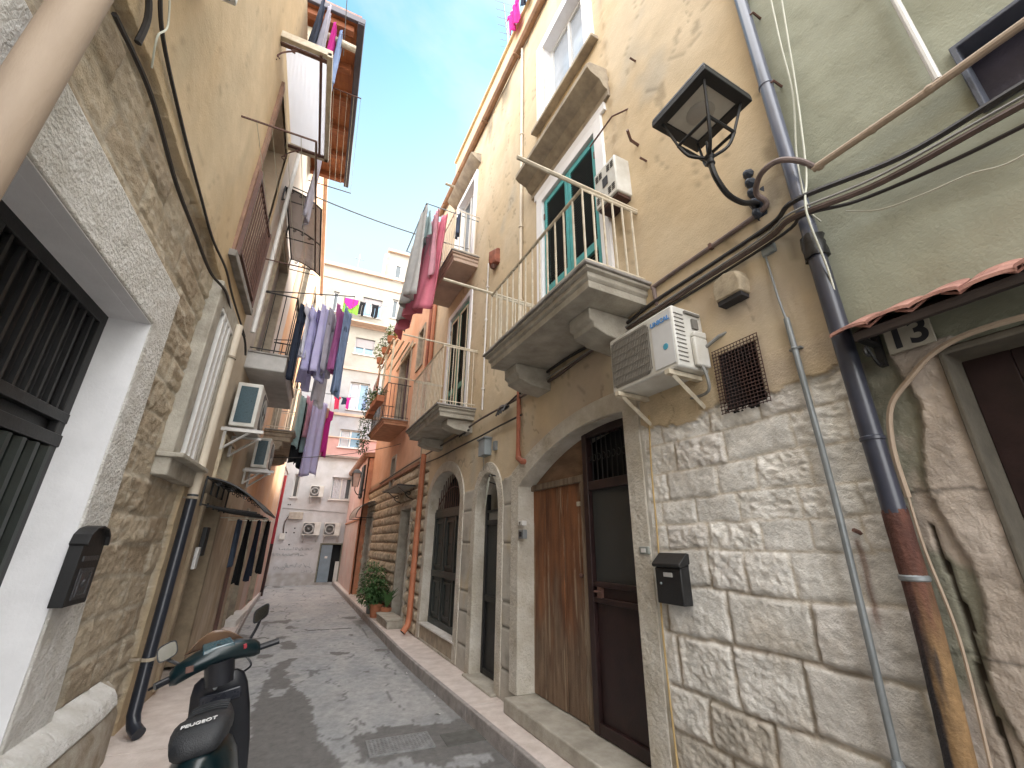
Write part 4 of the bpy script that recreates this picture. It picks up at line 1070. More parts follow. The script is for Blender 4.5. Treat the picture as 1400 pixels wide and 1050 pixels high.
# left side pipes
p = thing('downpipe', FL(5.63, .1, 2), 'left downpipe, cream above and black below, standing on the pavement', 'downpipe')
MB(FL).tube([(5.20, .10, 3.9), (5.21, .10, 2.0)], .045, 14).build('upper_pipe', M_crpip, p)
MB(FL).tube([(5.21, .10, 2.02), (5.13, .12, .62), (5.06, .14, .26), (5.02, .17, .19), (4.96, .23, .155)], .048, 14).build('lower_pipe', M_pipek, p)
clips(FL, p, [(5.20, .10, 3.5), (5.21, .10, 1.99), (5.13, .12, .64)], .048, M_corn)
one(MB(FL).tube([(6.02, .09, 4.2), (6.02, .09, 8.85)], .03, 12), 'downpipe', M_wpip, 'white pipe high on the beige house left of the smoky canopy', 'downpipe')
one(MB(FL).tube(spline([(.6, .15, .12), (.6, .15, 1.9), (.72, .15, 2.1), (1.42, .13, 2.2), (1.55, .13, 2.34), (1.57, .13, 2.6), (1.57, .13, 3.4), (1.575, .13, 5.2)], 5), .068, 20), 'downpipe', M_bpip, 'very wide beige pipe passing in front of the white stone door frame', 'downpipe')
p = thing('vent_pipe', (-1.15, 16.5, 0), 'slim red pole turning black lower down at the far left corner', 'pipe')
MB().tube([(-1.17, 16.5, 3.7), (-1.18, 16.5, 1.5)], .045, 10).build('red_section', M_red, p)
MB().tube([(-1.18, 16.5, 1.52), (-1.19, 16.5, .0)], .047, 10).build('dark_section', M_dkred, p)
one(MB(FL).box(9.05, 9.12, .01, .06, .11, 1.25), 'door_post', M_brn, 'rust brown upright strip on the wall below the dark washing', 'post')

# ================================================================== cables
def cable(fr, pts, r, m, label, n=6, k=7):
    return one(MB(fr).tube(spline(pts, k), r, n), 'cable', m, label, 'cable')
cable(FR, [(-.3, .06, 3.24), (.24, .06, 3.265), (.6, .07, 3.27), (1.0, .17, 3.32), (1.2, .05, 3.37), (1.6, .04, 3.37), (2.15, .05, 3.36), (2.6, .04, 3.33), (3.4, .05, 3.36), (4.3, .06, 3.30), (4.66, .07, 3.24)], .014, M_cable, 'thick black cable clipped just under the steel conduit')
cable(FR, [(-.3, .08, 3.12), (.26, .08, 3.17), (.7, .08, 3.20), (1.03, .17, 3.23), (1.23, .08, 3.27), (1.7, .06, 3.28), (2.2, .05, 3.28), (2.9, .05, 3.28), (3.7, .04, 3.24), (4.6, .06, 3.25), (5.6, .07, 3.27), (6.5, .06, 3.24), (8.0, .07, 3.24), (10, .08, 3.24), (13, .09, 3.2)], .015, M_cab2, 'brown cable along the whole right facade behind the large air conditioner')
cable(FR, [(-.3, .09, 3.15), (.26, .09, 3.195), (.7, .10, 3.225), (1.03, .19, 3.25), (1.23, .10, 3.285), (1.7, .08, 3.29), (2.2, .07, 3.29), (4.0, .06, 3.27), (6.2, .08, 3.26)], .006, M_gcab, 'thin pale cable riding on top of the brown cable')
cable(FR, [(-.3, .05, 3.05), (.24, .05, 3.10), (.5, .05, 3.13), (.8, .06, 3.19), (1.0, .16, 3.215), (1.23, .06, 3.25), (2.4, .04, 3.25)], .009, M_cable, 'black cable hanging lowest over the green wall')
cable(FR, [(4.3, .05, 3.02), (4.9, .05, 3.03), (5.6, .05, 3.03), (6.4, .05, 3.04), (7.6, .05, 3.05), (8.9, .05, 3.12)], .012, M_cable, 'lower black cable under the second stone balcony above the green door')
cable(FR, [(.87, .03, 5.2), (.90, .05, 4.55), (.92, .05, 4.1), (.985, .07, 3.65), (.99, .10, 3.30), (.97, .06, 3.2)], .0055, M_wcab, 'left one of two thin white cables falling beside the downpipe')
cable(FR, [(.80, .03, 5.2), (.86, .05, 4.5), (.90, .06, 4.05), (.945, .11, 3.5), (.96, .2, 3.2), (.98, .11, 2.9), (1.0, .06, 2.66)], .0055, M_wcab, 'right one of two thin white cables falling beside the downpipe')
cable(FR, [(.86, .05, 3.18), (.74, .03, 3.10), (.58, .03, 3.06), (.45, .03, 3.04), (.33, .03, 3.00), (.1, .03, 3.05)], .004, M_wcab, 'thin white cable curving across the green wall above the tiled canopy')
cable(FR, [(-.4, .05, 2.33), (.2, .06, 2.36), (.55, .06, 2.385), (.72, .05, 2.36), (.84, .05, 2.27), (.93, .05, 2.17), (.965, .05, 2.0), (.965, .05, 1.8)], .012, M_bpip, 'beige tube running from over door 13 down beside the downpipe')
cable(FR, [(.965, .05, 1.82), (.96, .06, 1.6), (.945, .05, 1.3), (.97, .05, .9)], .006, M_bpip, 'thin continuation of the beige tube beside the rusty part of the downpipe')
cable(FR, [(1.60, .02, 6.3), (1.62, .02, 5.2), (1.63, .02, 4.0), (1.6, .03, 3.4)], .0035, M_crpip, 'hair thin cream cable running down the ochre wall left of the lamp')
cable(FR, [(2.33, .04, 2.5), (2.35, .05, 2.1), (2.37, .04, 1.6), (2.40, .045, 1.1), (2.39, .04, .3)], .006, mat('yellowed_cable', (.45, .32, .14), .7, .2, 10), 'yellowed thin cable down the edge of the grey doorpost')
cable(FR, [(1.31, .03, 3.35), (1.3, .02, 3.3), (1.23, .03, 3.45), (1.15, .02, 3.5)], .006, M_gcab, 'short grey cable loop below the lamp bracket')
cable(FL, [(1.85, .05, 3.84), (2.3, .05, 3.90), (2.9, .045, 3.83), (3.41, .05, 3.82), (4.0, .05, 3.83), (4.39, .10, 3.87), (5.0, .06, 3.90), (5.67, .08, 3.97), (6.1, .06, 3.9)], .013, M_cable, 'thick black cable over the stone of the left house, lower of two')
cable(FL, [(1.98, .06, 4.35), (2.2, .05, 4.22), (2.74, .045, 4.14), (3.3, .05, 4.08), (3.81, .05, 4.05), (4.3, .07, 4.07), (4.8, .06, 4.05), (5.7, .08, 3.99)], .011, M_cable, 'black cable where the ochre plaster begins on the left, upper of two')
cable(FL, [(2.0, .06, 4.5), (2.15, .07, 4.28), (2.10, .08, 4.1), (2.2, .06, 3.98)], .005, M_wcab, 'thin white wire curling below the white box at the top left')
one(MB().tube(sag((-1.2, 6.3, 6.99), (1.93, 6.62, 7.03), .10), .010, 6), 'cable', M_gcab, 'grey cable crossing the alley against the sky', 'cable')
one(MB().tube(sag((-1.1, 9.9, 3.2), (1.72, 11.0, 4.0), .12), .007, 5), 'cable', M_cable, 'thin black cable crossing low towards the pink ledge', 'cable')
one(MB(FF).tube([(-1.3, .02, 2.86), (0.1, .02, 2.80), (1.1, .02, 2.75)], .010, 5), 'cable', M_gcab, 'grey cable along the white wall at the end of the alley', 'cable')

# cable joint boxes on the facade bundle
def joint(u, z, label):
    r = random.Random(int(u*100)); mb = MB(FR)
    mb.loft([[(u+a, .08+(.045+.02*r.random())*math.cos(t)*(1-abs(a)*5), z+a*.1+(.04+.02*r.random())*math.sin(t)*(1-abs(a)*5)) for t in [2*PI*k/9 for k in range(9)]] for a in (-.16, -.10, -.04, .03, .09, .16)])
    for k in range(4): mb.tube([(u-.1+.06*k, .1, z), (u-.12+.07*k, .14, z-.07-.03*r.random())], .012, 5)
    one(mb, 'cable_joint', M_bag, label, 'cable joint', smooth=50)
joint(4.75, 3.22, 'taped black cable joint beside the copper coloured pipe')
joint(6.1, 3.22, 'taped black cable joint below the second stone balcony')

# ================================================================== street lamp
lt = thing('street_lamp', (1.72, 1.18, 3.6), 'black wall lantern with square hood on a curved arm, over the cables', 'lamp')
LX, LY = 1.715, 1.185
def sq(h, z, rot=0.05): return [(LX+h*(cx*math.cos(rot)-cy*math.sin(rot)), LY+h*(cx*math.sin(rot)+cy*math.cos(rot)), z) for cx, cy in ((-1, -1), (1, -1), (1, 1), (-1, 1))]
mb = MB()
for h, z in ((.19, 4.02),): pass
o4, i4 = sq(.195, 0), sq(.135, 0)
mb.ring([(p[0], p[1]) for p in o4], [(p[0], p[1]) for p in i4], 4.00, 4.035, ax='z')
mb.loft([sq(.195, 4.036), sq(.19, 4.06), sq(.10, 4.16), sq(.05, 4.19)]); mb.build('hood', M_black, lt, bevel=.004)
MB().loft([sq(.134, 4.012), sq(.134, 4.018)]).build('diffuser', mat('frosted_lamp_glass', (.50, .48, .42), .35, .15, 6, bump=0), lt)
MB().lathe([(0, -.012), (.05, -.012), (.075, -.004), (.08, 0)], (LX, LY, 4.01), 16).build('bulb_dome', mat('lamp_dome', (.36, .34, .30), .4, .1, 6, bump=0), lt)
mb = MB(); top, mid = sq(.15, 4.0), sq(.105, 3.80)
for a, b in zip(top, mid): mb.tube([a, b], .008, 6)
for k in range(4): mb.tube([mid[k], mid[(k+1) % 4]], .010, 6)
for b in mid: mb.tube(spline([b, (LX+(b[0]-LX)*.7, LY+(b[1]-LY)*.7, 3.71), (LX+(b[0]-LX)*.2, LY+(b[1]-LY)*.2, 3.665), (LX, LY, 3.66)], 4), .010, 6)
mb.build('cage', M_black, lt)
mb = MB(); mb.lathe([(.012, -.06), (.024, -.05), (.018, -.02), (.03, 0), (.012, .03), (.006, .12)], (LX, LY, 3.66), 12)
mb.tube(spline([(LX, LY, 3.62), (LX+.02, LY+.0, 3.52), (LX+.12, LY+.02, 3.46), (LX+.26, LY+.04, 3.475), (LX+.36, LY+.05, 3.52), (2.16, 1.25, 3.56)], 6), .016, 9); mb.build('arm', M_black, lt)
mb = MB(FR)
mb.prism([(1.22, 3.46), (1.25, 3.43), (1.28, 3.46), (1.30, 3.56), (1.33, 3.66), (1.30, 3.76), (1.35, 3.84), (1.27, 3.86), (1.24, 3.80), (1.20, 3.70), (1.21, 3.58)], .0, .035)
for z in (3.5, 3.58, 3.66, 3.74, 3.81): mb.lathe([(.03, 0), (.034, .02), (.018, .05), (0, .055)], (1.265, .03, z), 8, 'o')
mb.build('wall_plate', mat('blue_black_iron', (.03, .04, .06), .5, .4, 20, bump=.3), lt)
# small lantern on the pink house
lt = thing('street_lamp', FP(15.05, .3, 3.3), 'small distant lantern on the corner of the salmon pink house', 'lamp')
lx, ly, lz = 1.0, 14.95, 3.3
def s2(h, z): return [(lx-h, ly-h, z), (lx+h, ly-h, z), (lx+h, ly+h, z), (lx-h, ly+h, z)]
MB().loft([s2(.15, lz+.42), s2(.13, lz+.46), s2(.04, lz+.56)]).build('hood', M_black, lt)
MB().loft([s2(.07, lz), s2(.12, lz+.42)]).build('glass', mat('lantern_glass', (.52, .36, .30), .3, .2, 4, bump=0), lt)
mb = MB()
for (a, b) in zip(s2(.078, lz), s2(.125, lz+.42)): mb.tube([a, b], .012, 5)
mb.tube(spline([(lx, ly, lz), (lx+.02, ly, lz-.15), (1.15, 14.98, lz-.25), (1.31, 15.02, lz-.05)], 5), .016, 6); mb.build('arm', M_black, lt)

# ================================================================== air conditioners
def ac_unit(fr, u0, u1, z0, z1, o0, o1, label, group=None, fan_side=1, big=False, scale=1):
    t = thing('air_conditioner', fr((u0+u1)/2, o0, z0), label, 'air conditioner', group)
    MB(fr).box(u0, u1, o0, o1, z0, z1).build('casing', M_acw, t, bevel=.012)
    w = u1-u0; h = z1-z0
    if fan_side > 0: a, b = u1-.66*w, u1-.03*w
    else: a, b = u0+.03*w, u0+.66*w
    c, d = z0+.07*h, z1-.07*h
    fc = .08*h
    poly = [(a, c), (b-fc, c), (b, c+fc), (b, d-fc), (b-fc, d), (a+fc, d), (a, d-fc), (a, c+fc)] if True else None
    MB(fr).prism([(a+fc, c), (b-fc, c), (b, c+fc), (b, d-fc), (b-fc, d), (a+fc, d), (a, d-fc), (a, c+fc)], o1+.001, o1+.005).build('grille_recess', M_acg if big else mat('ac_round_dark', (.10, .10, .10), .6, .2, 40, bump=.2), t)
    cx, cz, rad = (a+b)/2, (c+d)/2, min(b-a, d-c)*.47
    mb = MB(fr)
    if big:
        n = 24
        for i in range(n): x = a+.01+(b-a-.02)*i/(n-1); mb.box(x-.0012, x+.0012, o1+.006, o1+.009, c+.01, d-.01)
        for i in range(7): z = c+.02+(d-c-.04)*i/6; mb.box(a+.01, b-.01, o1+.009, o1+.012, z-.0015, z+.0015)
    else:
        for k in range(1, 5): mb.lathe([(rad*k/4-.006, 0), (rad*k/4, .006)], (cx, o1+.006, cz), 20, 'o')
        for k in range(6):
            q = PI*k/6; mb.bar((cx-rad*math.cos(q), o1+.01, cz-rad*math.sin(q)), (cx+rad*math.cos(q), o1+.01, cz+rad*math.sin(q)), .008)
    mb.build('fan_guard', M_acg if big else mat('ac_guard', (.42, .42, .41), .5, .1, 9), t)
    for u in (u0+.12*w, u1-.12*w):
        mb = MB(fr)
        mb.box(u-.018, u+.018, 0, o1+.03, z0-.035, z0-.005); mb.box(u-.018, u+.018, 0, .03, z0-.30*min(1, h*1.8), z0-.035)
        mb.bar((u, .02, z0-.28*min(1, h*1.8)), (u, o1-.02, z0-.03), .022)
        mb.build('bracket', M_cream if big else M_wpip, t)
    return t
t = ac_unit(FR, 1.78, 2.40, 2.64, 3.07, .03, .30, 'big dusty white air conditioner under the near stone balcony', big=True)
MB(FR).box(1.795, 1.965, .302, .305, 2.67, 3.045).build('front_panel', mat('ac_panel', (.60, .61, .62), .4, .08, 6, bump=0), t)
text(t, 'logo_text', 'UNICAL', M_blue, FR(1.885, .309, 2.99), (.05, -1, 0), (0, 0, 1), .046, .001, .0012)
MB(FR).lathe([(.022, 0), (.020, .002)], (1.86, .306, 2.80), 20, 'o').build('badge', mat('blue_badge', (.06, .32, .46), .5, .1, 9, bump=0), t)
mb = MB(FR); mb.box(1.745, 1.779, .05, .17, 2.66, 2.86); mb.prism([(.05, 2.86), (.17, 2.86), (.16, 2.90), (.05, 2.91)], 1.745, 1.779, 'u'); mb.build('valve_cover', M_acw, t, bevel=.01)
mb = MB(FR); mb.box(1.765, 1.781, .09, .14, 2.93, 3.0); mb.box(1.765, 1.781, .06, .2, 3.03, 3.045)
mb.build('side_slot', mat('ac_slot', (.2, .19, .17), .7, .2, 9), t)
mb = MB(FR)
for i in range(12): mb.box(1.774, 1.781, .21+.0*i, .29, 2.68+i*.03, 2.685+i*.03)
mb.build('side_vent', mat('ac_slot', (.2,.19,.17)), t)
mb = MB(FR); mb.tube([(1.76, .07, 2.80), (1.66, .05, 2.845), (1.60, .02, 2.86)], .012, 7); mb.tube(spline([(1.76, .13, 2.68), (1.74, .12, 2.6), (1.76, .1, 2.5), (1.95, .03, 2.52), (2.05, -.02, 2.55)], 5), .01, 6); mb.build('hose', M_gcab, t)
# heater box beside turquoise shutters
t = thing('heater_box', FR(2.35, .1, 4.6), 'white perforated heater box on the wall right of the turquoise shutters', 'heater')
MB(FR).box(2.26, 2.56, .0, .20, 4.52, 4.94).build('casing', M_acw, t, bevel=.012)
mb = MB(FR)
for cx, cz in ((2.33, 4.60), (2.33, 4.86), (2.49, 4.60), (2.49, 4.86)):
    for i in range(4): mb.box(cx-.045, cx-.006, .201, .204, cz-.035+i*.02, cz-.026+i*.02); mb.box(cx+.006, cx+.045, .201, .204, cz-.035+i*.02, cz-.026+i*.02)
mb.box(2.37, 2.44, .201, .206, 4.69, 4.79); mb.build('vent_slot', M_ink, t)
MB(FR).box(2.28, 2.54, .02, .18, 4.49, 4.522).build('underside', M_rust, t)
one(MB(FR).tube([(2.12, 0, 4.98), (2.12, .12, 5.0), (2.07, .2, 5.02)], .014, 6), 'wall_hook', M_brn, 'rusty hook sticking out above the heater box', 'hook')
one(MB(FR).tube([(2.16, .0, 5.55), (2.3, .14, 5.5), (2.62, .17, 5.42)], .009, 5), 'wall_hook', M_brn, 'long rusty rod slanting over the heater box', 'hook')
ac_unit(lambda u, o, z: FL(u, o, z), 6.22, 6.95, 2.97, 3.56, .04, .33, 'left air conditioner seen from its dark side grille, the nearer one')
ac_unit(lambda u, o, z: FL(u, o, z), 8.45, 9.15, 2.78, 3.30, .08, .32, 'left air conditioner beside the brown carved bracket, the farther one')
for (u, z, h, o1) in ((6.22, 2.97, .59, .33), (8.45, 2.78, .52, .32)):
    pass
accs = [o for o in bpy.data.objects if o.name.startswith('air_conditioner')]
for t, (u, z, h, o0, o1) in zip(accs[-2:], ((6.22, 2.97, .59, .04, .33), (8.45, 2.78, .52, .08, .32))):
    MB(FL).box(u-.006, u-.001, o0+.045, o1-.045, z+.05, z+h-.05).build('side_grille', M_teals, t)
    mb = MB(FL)
    mb.box(u-.10, u-.06, 0, .46, z-.09, z-.05); mb.build('bracket_arm', M_wpip, t)
for (u0, u1, z0, z1, lab) in ((-.44, .22, 1.84, 2.34, 'left of the two air conditioners above the graffiti'), (.36, .98, 1.84, 2.34, 'air conditioner directly above the grey door at the end'), (-.40, .12, 3.33, 3.79, 'air conditioner between the two upper windows of the white end wall')):
    ac_unit(FF, u0, u1, z0, z1, .05, .30, lab, 'air conditioners on the end wall', fan_side=-1)
one(MB(FF).box(-1.02, -.5, 0, .12, 2.44, 2.72), 'duct_cover', mat('stained_cover', (.45, .40, .34), .8, .3, 8), 'stained metal cover on the end wall left of the air conditioners', 'cover', bevel=.01)
one(MB(FF).box(-1.22, -1.02, 0, .08, 1.66, 1.9), 'meter_box', M_acw, 'small white meter box at the left of the end wall', 'box', bevel=.008)
one(MB(FF).tube(spline([(-1.1, .04, 1.9), (-1.12, .05, 2.3), (-.98, .05, 2.6), (-.8, .04, 2.65)], 6), .025, 7), 'hose', M_cab2, 'dark hose arching over the small meter box', 'hose')

# ================================================================== boxes on the walls
t = thing('mailbox', FR(2.26, .05, 1.4), 'black letter box on the white stone wall beside the metal door', 'mailbox')
MB(FR).prism([(.02, 1.27), (.10, 1.27), (.10, 1.475), (.02, 1.50)], 2.15, 2.36, 'u').build('case', M_black, t, bevel=.006)
MB(FR).prism([(.02, 1.502), (.02, 1.56), (.04, 1.565), (.115, 1.50), (.115, 1.485), (.10, 1.478)], 2.14, 2.37, 'u').build('lid', M_black, t, bevel=.004)
MB(FR).box(2.215, 2.285, .101, .105, 1.425, 1.45).build('name_plate', mat('ac_guard', (.42,.42,.41)), t)
MB(FR).lathe([(.008, 0), (.006, .006)], (2.315, .101, 1.385), 10, 'o').build('lock', M_galv, t)
t = thing('mailbox', FL(3.55, .1, 1.4), 'black arched letter box on the white frame of the left door', 'mailbox')
arc = [(3.29, 1.25), (3.29, 1.56), (3.305, 1.61), (3.35, 1.645), (3.425, 1.66), (3.50, 1.645), (3.545, 1.61), (3.56, 1.56), (3.56, 1.25)]
MB(FL).prism(arc, .02, .085).build('case', M_black, t, bevel=.004)
MB(FL).ring([(u+(u-3.425)*.09, z+.012) for u, z in arc][1:-1], arc[1:-1], .02, .105, closed=False).build('hood', M_black, t, bevel=.002)
mb = MB(FL); mb.box(3.33, 3.52, .085, .091, 1.48, 1.505); mb.box(3.34, 3.51, .085, .090, 1.28, 1.44); mb.lathe([(.022, 0), (.015, .009), (0, .010)], (3.425, .09, 1.36), 10, 'o')
mb.ring([(3.36, 1.295), (3.36, 1.425), (3.49, 1.425), (3.49, 1.295)], [(3.37, 1.305), (3.37, 1.415), (3.48, 1.415), (3.48, 1.305)], .090, .094)
mb.build('relief', mat('worn_black', (.05, .05, .055), .4, .4, 30, bump=.5, bs=60), t)
def wbox(fr, name, u0, u1, o1, z0, z1, m, label, cat, extra=None):
    t = thing(name, fr((u0+u1)/2, 0, z0), label, cat)
    MB(fr).box(u0, u1, 0, o1, z0, z1).build('case', m, t, bevel=.006)
    if extra: extra(t)
    return t
wbox(FR, 'doorbell', 2.455, 2.545, .05, 1.55, 1.60, mat('greenish_grey_plastic', (.25, .27, .25), .5, .1, 8), 'small square grey doorbell on the grey doorpost', 'doorbell', lambda t: MB(FR).box(2.48, 2.52, .051, .056, 1.562, 1.588).build('button', M_wpip, t))
wbox(FR, 'doorbell', 4.27, 4.36, .06, 1.79, 1.84, M_wpip, 'pale doorbell at the left of the wooden door, upper of two', 'doorbell', lambda t: MB(FR).box(4.30, 4.33, .061, .066, 1.80, 1.83).build('button', M_acg, t))
wbox(FR, 'doorbell', 4.26, 4.37, .05, 1.66, 1.75, M_galv, 'dark framed doorbell at the left of the wooden door, lower of two', 'doorbell', lambda t: MB(FR).box(4.29, 4.34, .051, .056, 1.68, 1.73).build('button', M_ink, t))
def fx(t):
    MB(FR).box(5.20, 5.46, .0, .14, 2.925, 2.95).build('lid', M_galv, t, bevel=.004)
    MB(FR).tube(spline([(5.35, .08, 2.72), (5.34, .07, 2.6), (5.36, .06, 2.52)], 4), .006, 5).build('lead', M_gcab, t)
wbox(FR, 'junction_box', 5.22, 5.44, .12, 2.71, 2.93, mat('grey_blue_box', (.27, .31, .33), .5, .15, 8), 'grey blue junction box over the narrow arched door', 'box', fx)
wbox(FR, 'junction_box', 5.02, 5.10, .06, 2.74, 2.86, M_galv, 'little grey socket right of the grey blue junction box', 'box')
wbox(FR, 'junction_box', 1.22, 1.30, .05, 3.20, 3.26, mat('grey_blue_box', (.27, .31, .33)), 'tiny grey box under the cables near the downpipe', 'box')
t = thing('vent_cowl', FR(1.5, .05, 3.0), 'old beige half round cowl with a black opening above the barred hole', 'vent')
MB(FR).loft([[(1.51+p*k, o, 3.11+q*k) for p, q in ((-.09, -.08), (.09, -.08), (.10, .0), (.08, .07), (.0, .095), (-.08, .07), (-.10, .0))] for o, k in ((-.02, 1.0), (.08, 1.0), (.12, .9))]).build('hood', mat('dirty_plaster_hood', (.42, .35, .25), .9, .35, 12, bump=.4), t, bevel=.006)
MB(FR).box(1.43, 1.59, -.01, .105, 3.005, 3.034).build('opening', M_ink, t)
t = thing('wall_bell', FR(5.2, .1, 5.8), 'rusty red brown siren box on the ochre wall between the balconies', 'siren')
MB(FR).loft([[(5.13, .0, z), (5.35, .0, z), (5.35, .10*k, z), (5.24, .16*k, z), (5.13, .10*k, z)] for z, k in ((5.72, .8), (5.78, 1), (5.94, 1), (5.99, .6))]).build('case', mat('rusty_red', (.26, .085, .05), .75, .4, 9, bump=.4), t, bevel=.01)
MB(FR).lathe([(.05, 0), (.04, -.05), (.02, -.08)], (5.24, .07, 5.74), 10).build('horn', M_brn, t)
wbox(FL, 'intercom', 6.55, 6.72, .05, 1.42, 1.75, M_black, 'dark intercom panel on the brown wall under the black canopy', 'intercom')
wbox(FL, 'meter_box', 6.42, 6.52, .04, 1.28, 1.52, M_wpip, 'pale little meter beside the dark intercom panel', 'box')
t = thing('security_light', FL(2.1, .2, 4.8), 'white box light mounted above the wires beside the wide beige pipe', 'lamp')
MB(FL).box(2.10, 2.34, .04, .24, 4.90, 5.0).build('case', M_wpip, t, bevel=.01)
MB(FL).box(2.13, 2.31, .07, .21, 4.89, 4.901).build('lens', M_bglas, t)
MB(FL).tube([(2.22, .0, 4.95), (2.22, .1, 4.95)], .03, 8).build('mount', M_black, t)
mb = MB(FL); mb.tube(spline([(1.85, .0, 4.2), (1.95, .05, 4.2), (2.02, .06, 4.1), (2.05, .05, 3.95)], 5), .016, 7); one(mb, 'wall_hook', M_cable, 'black bracket hook holding the left cables near the white box light', 'hook')
t = thing('wire_bracket', FR(5.0, .1, 2.4), 'black wire bracket with loose white wires beside the narrow arched door', 'bracket')
MB(FR).tube([(5.02, 0, 2.40), (5.02, .12, 2.42), (4.93, .16, 2.38)], .010, 6).tube([(5.05, 0, 2.30), (5.03, .12, 2.33)], .009, 6).build('rod', M_black, t)
mb = MB(FR)
mb.tube(spline([(4.95, .14, 2.40), (5.02, .15, 2.30), (5.10, .12, 2.14), (5.12, .12, 2.05)], 5), .005, 5); mb.tube(spline([(4.95, .15, 2.39), (4.98, .16, 2.22), (5.07, .14, 2.10)], 5), .004, 5); mb.build('loose_wire', M_wcab, t)
# holes & anchors
def anchor(u, z, label, l=.10): one(MB(FR).tube([(u, -.01, z), (u+.01, l, z+.02)], .010, 5), 'wall_anchor', M_brn, label, 'anchor')
anchor(2.02, 5.98, 'rusty stub in the ochre wall right of the cornice'); anchor(1.18, 1.66, 'black iron pin in the white stone wall with a rust streak below', .05); anchor(2.05, 4.72, 'short rusty stub low right of the heater box')
for (z, lab) in ((4.28, 'little bracket on the blue black downpipe, lower'), (4.95, 'little bracket on the blue black downpipe, upper')):
    one(MB(FR).tube([(.98, 0, z), (.98, .08, z), (1.03, .09, z)], .008, 5), 'wall_anchor', M_brn, lab, 'anchor')

# ================================================================== canopies
t = thing('tiled_canopy', FR(0, 0, 2.5), 'little terracotta tiled canopy over door number 13', 'canopy')
mb = MB(FR)
r_ = random.Random(5)
for i in range(15):
    u = .93-i*.145; dz = r_.uniform(-.006, .006)
    cs = []
    for s, (o, z) in ((0, (-.02, 2.63)), (.5, (.10, 2.565+dz)), (1, (.215+r_.uniform(-.01, .01), 2.505+dz))):
        w = .066+.010*s
        cs.append([(u-w*math.cos(a), o+.0, z+.016*math.sin(a)) for a in [PI*k/8 for k in range(9)]]+[(u+w*.95*math.cos(a), o, z-.012+.014*math.sin(a)) for a in [PI*k/8 for k in range(9)]])
    mb.loft(cs)
    v = u-.0725
    mb.loft([[(v-.05, o, z+.012), (v, o, z-.014), (v+.05, o, z+.012), (v+.05, o, z+.022), (v, o, z-.003), (v-.05, o, z+.022)] for o, z in ((-.02, 2.622), (.205, 2.498))])
mb.build('tiles', M_tile, t, smooth=40)
mb = MB(FR); mb.prism([(-.01, 2.60), (.19, 2.49), (.19, 2.475), (-.01, 2.58)], -1.15, .93, 'u'); mb.box(-1.15, .93, .165, .19, 2.455, 2.475); mb.build('board', mat('dark_weathered_board', (.06, .045, .04), .85, .4, 6, stretch=(3, .5, 3)), t)
mb = MB(FR); mb.box(.90, .925, 0.02, .05, 2.36, 2.58); mb.box(.90, .925, .02, .17, 2.45, 2.465); mb.tube(spline([(.912, .05, 2.37), (.912, .08, 2.36), (.912, .12, 2.40), (.912, .15, 2.43), (.912, .17, 2.40), (.912, .15, 2.385), (.912, .135, 2.40)], 5), .006, 5); mb.build('bracket', M_black, t)
# flat metal canopy above the brown door
t = thing('door_canopy', FR(9.8, .2, 2.7), 'thin flat metal canopy on scroll brackets over the tall brown door', 'canopy')
mb = MB(FR).ring([(9.0, .0), (9.0, .42), (10.6, .42), (10.6, .0)], [(9.03, .02), (9.03, .39), (10.57, .39), (10.57, .02)], 2.70, 2.73, ax='z'); mb.build('frame', M_black, t)
MB(FR).box(9.03, 10.57, .02, .39, 2.712, 2.718).build('sheet', mat('ribbed_sheet', (.42, .40, .37), .6, .2, 5), t)
mb = MB(FR)
for u in (9.25, 10.35):
    mb.tube(spline([(u, .03, 2.48), (u, .12, 2.50), (u, .18, 2.58), (u, .10, 2.62), (u, .09, 2.56), (u, .2, 2.60), (u, .34, 2.70)], 5), .010, 5); mb.box(u-.01, u+.01, 0, .02, 2.42, 2.70)
mb.build('bracket', M_black, t)
# rounded grey awning
t = thing('door_awning', FR(14.3, .3, 2.5), 'rounded grey awning over the far dark door', 'awning')
q = [(0, 2.30)] + [(.55*math.sin(a), 2.30+.46*math.cos(a)) for a in [PI/2-PI/2*k/8 for k in range(9)]]
q = [(.0, 2.76)] + [(.56*math.sin(a), 2.28+.48*math.cos(a)) for a in [PI/2*k/8 for k in range(1, 9)]] + [(.0, 2.28)]
MB(FR).ring(q[:-1], [(p*.97, 2.28+(z-2.28)*.97) for p, z in q[:-1]], 13.6, 15.0, closed=False, ax='u').build('hood', mat('grey_beige_hood', (.34, .30, .28), .6, .2, 5), t)
for u in (13.58, 15.0): MB(FR).tube([(u, p, z) for p, z in q]+[(u, 0, 2.76)], .012, 5).build('frame', M_black, t)
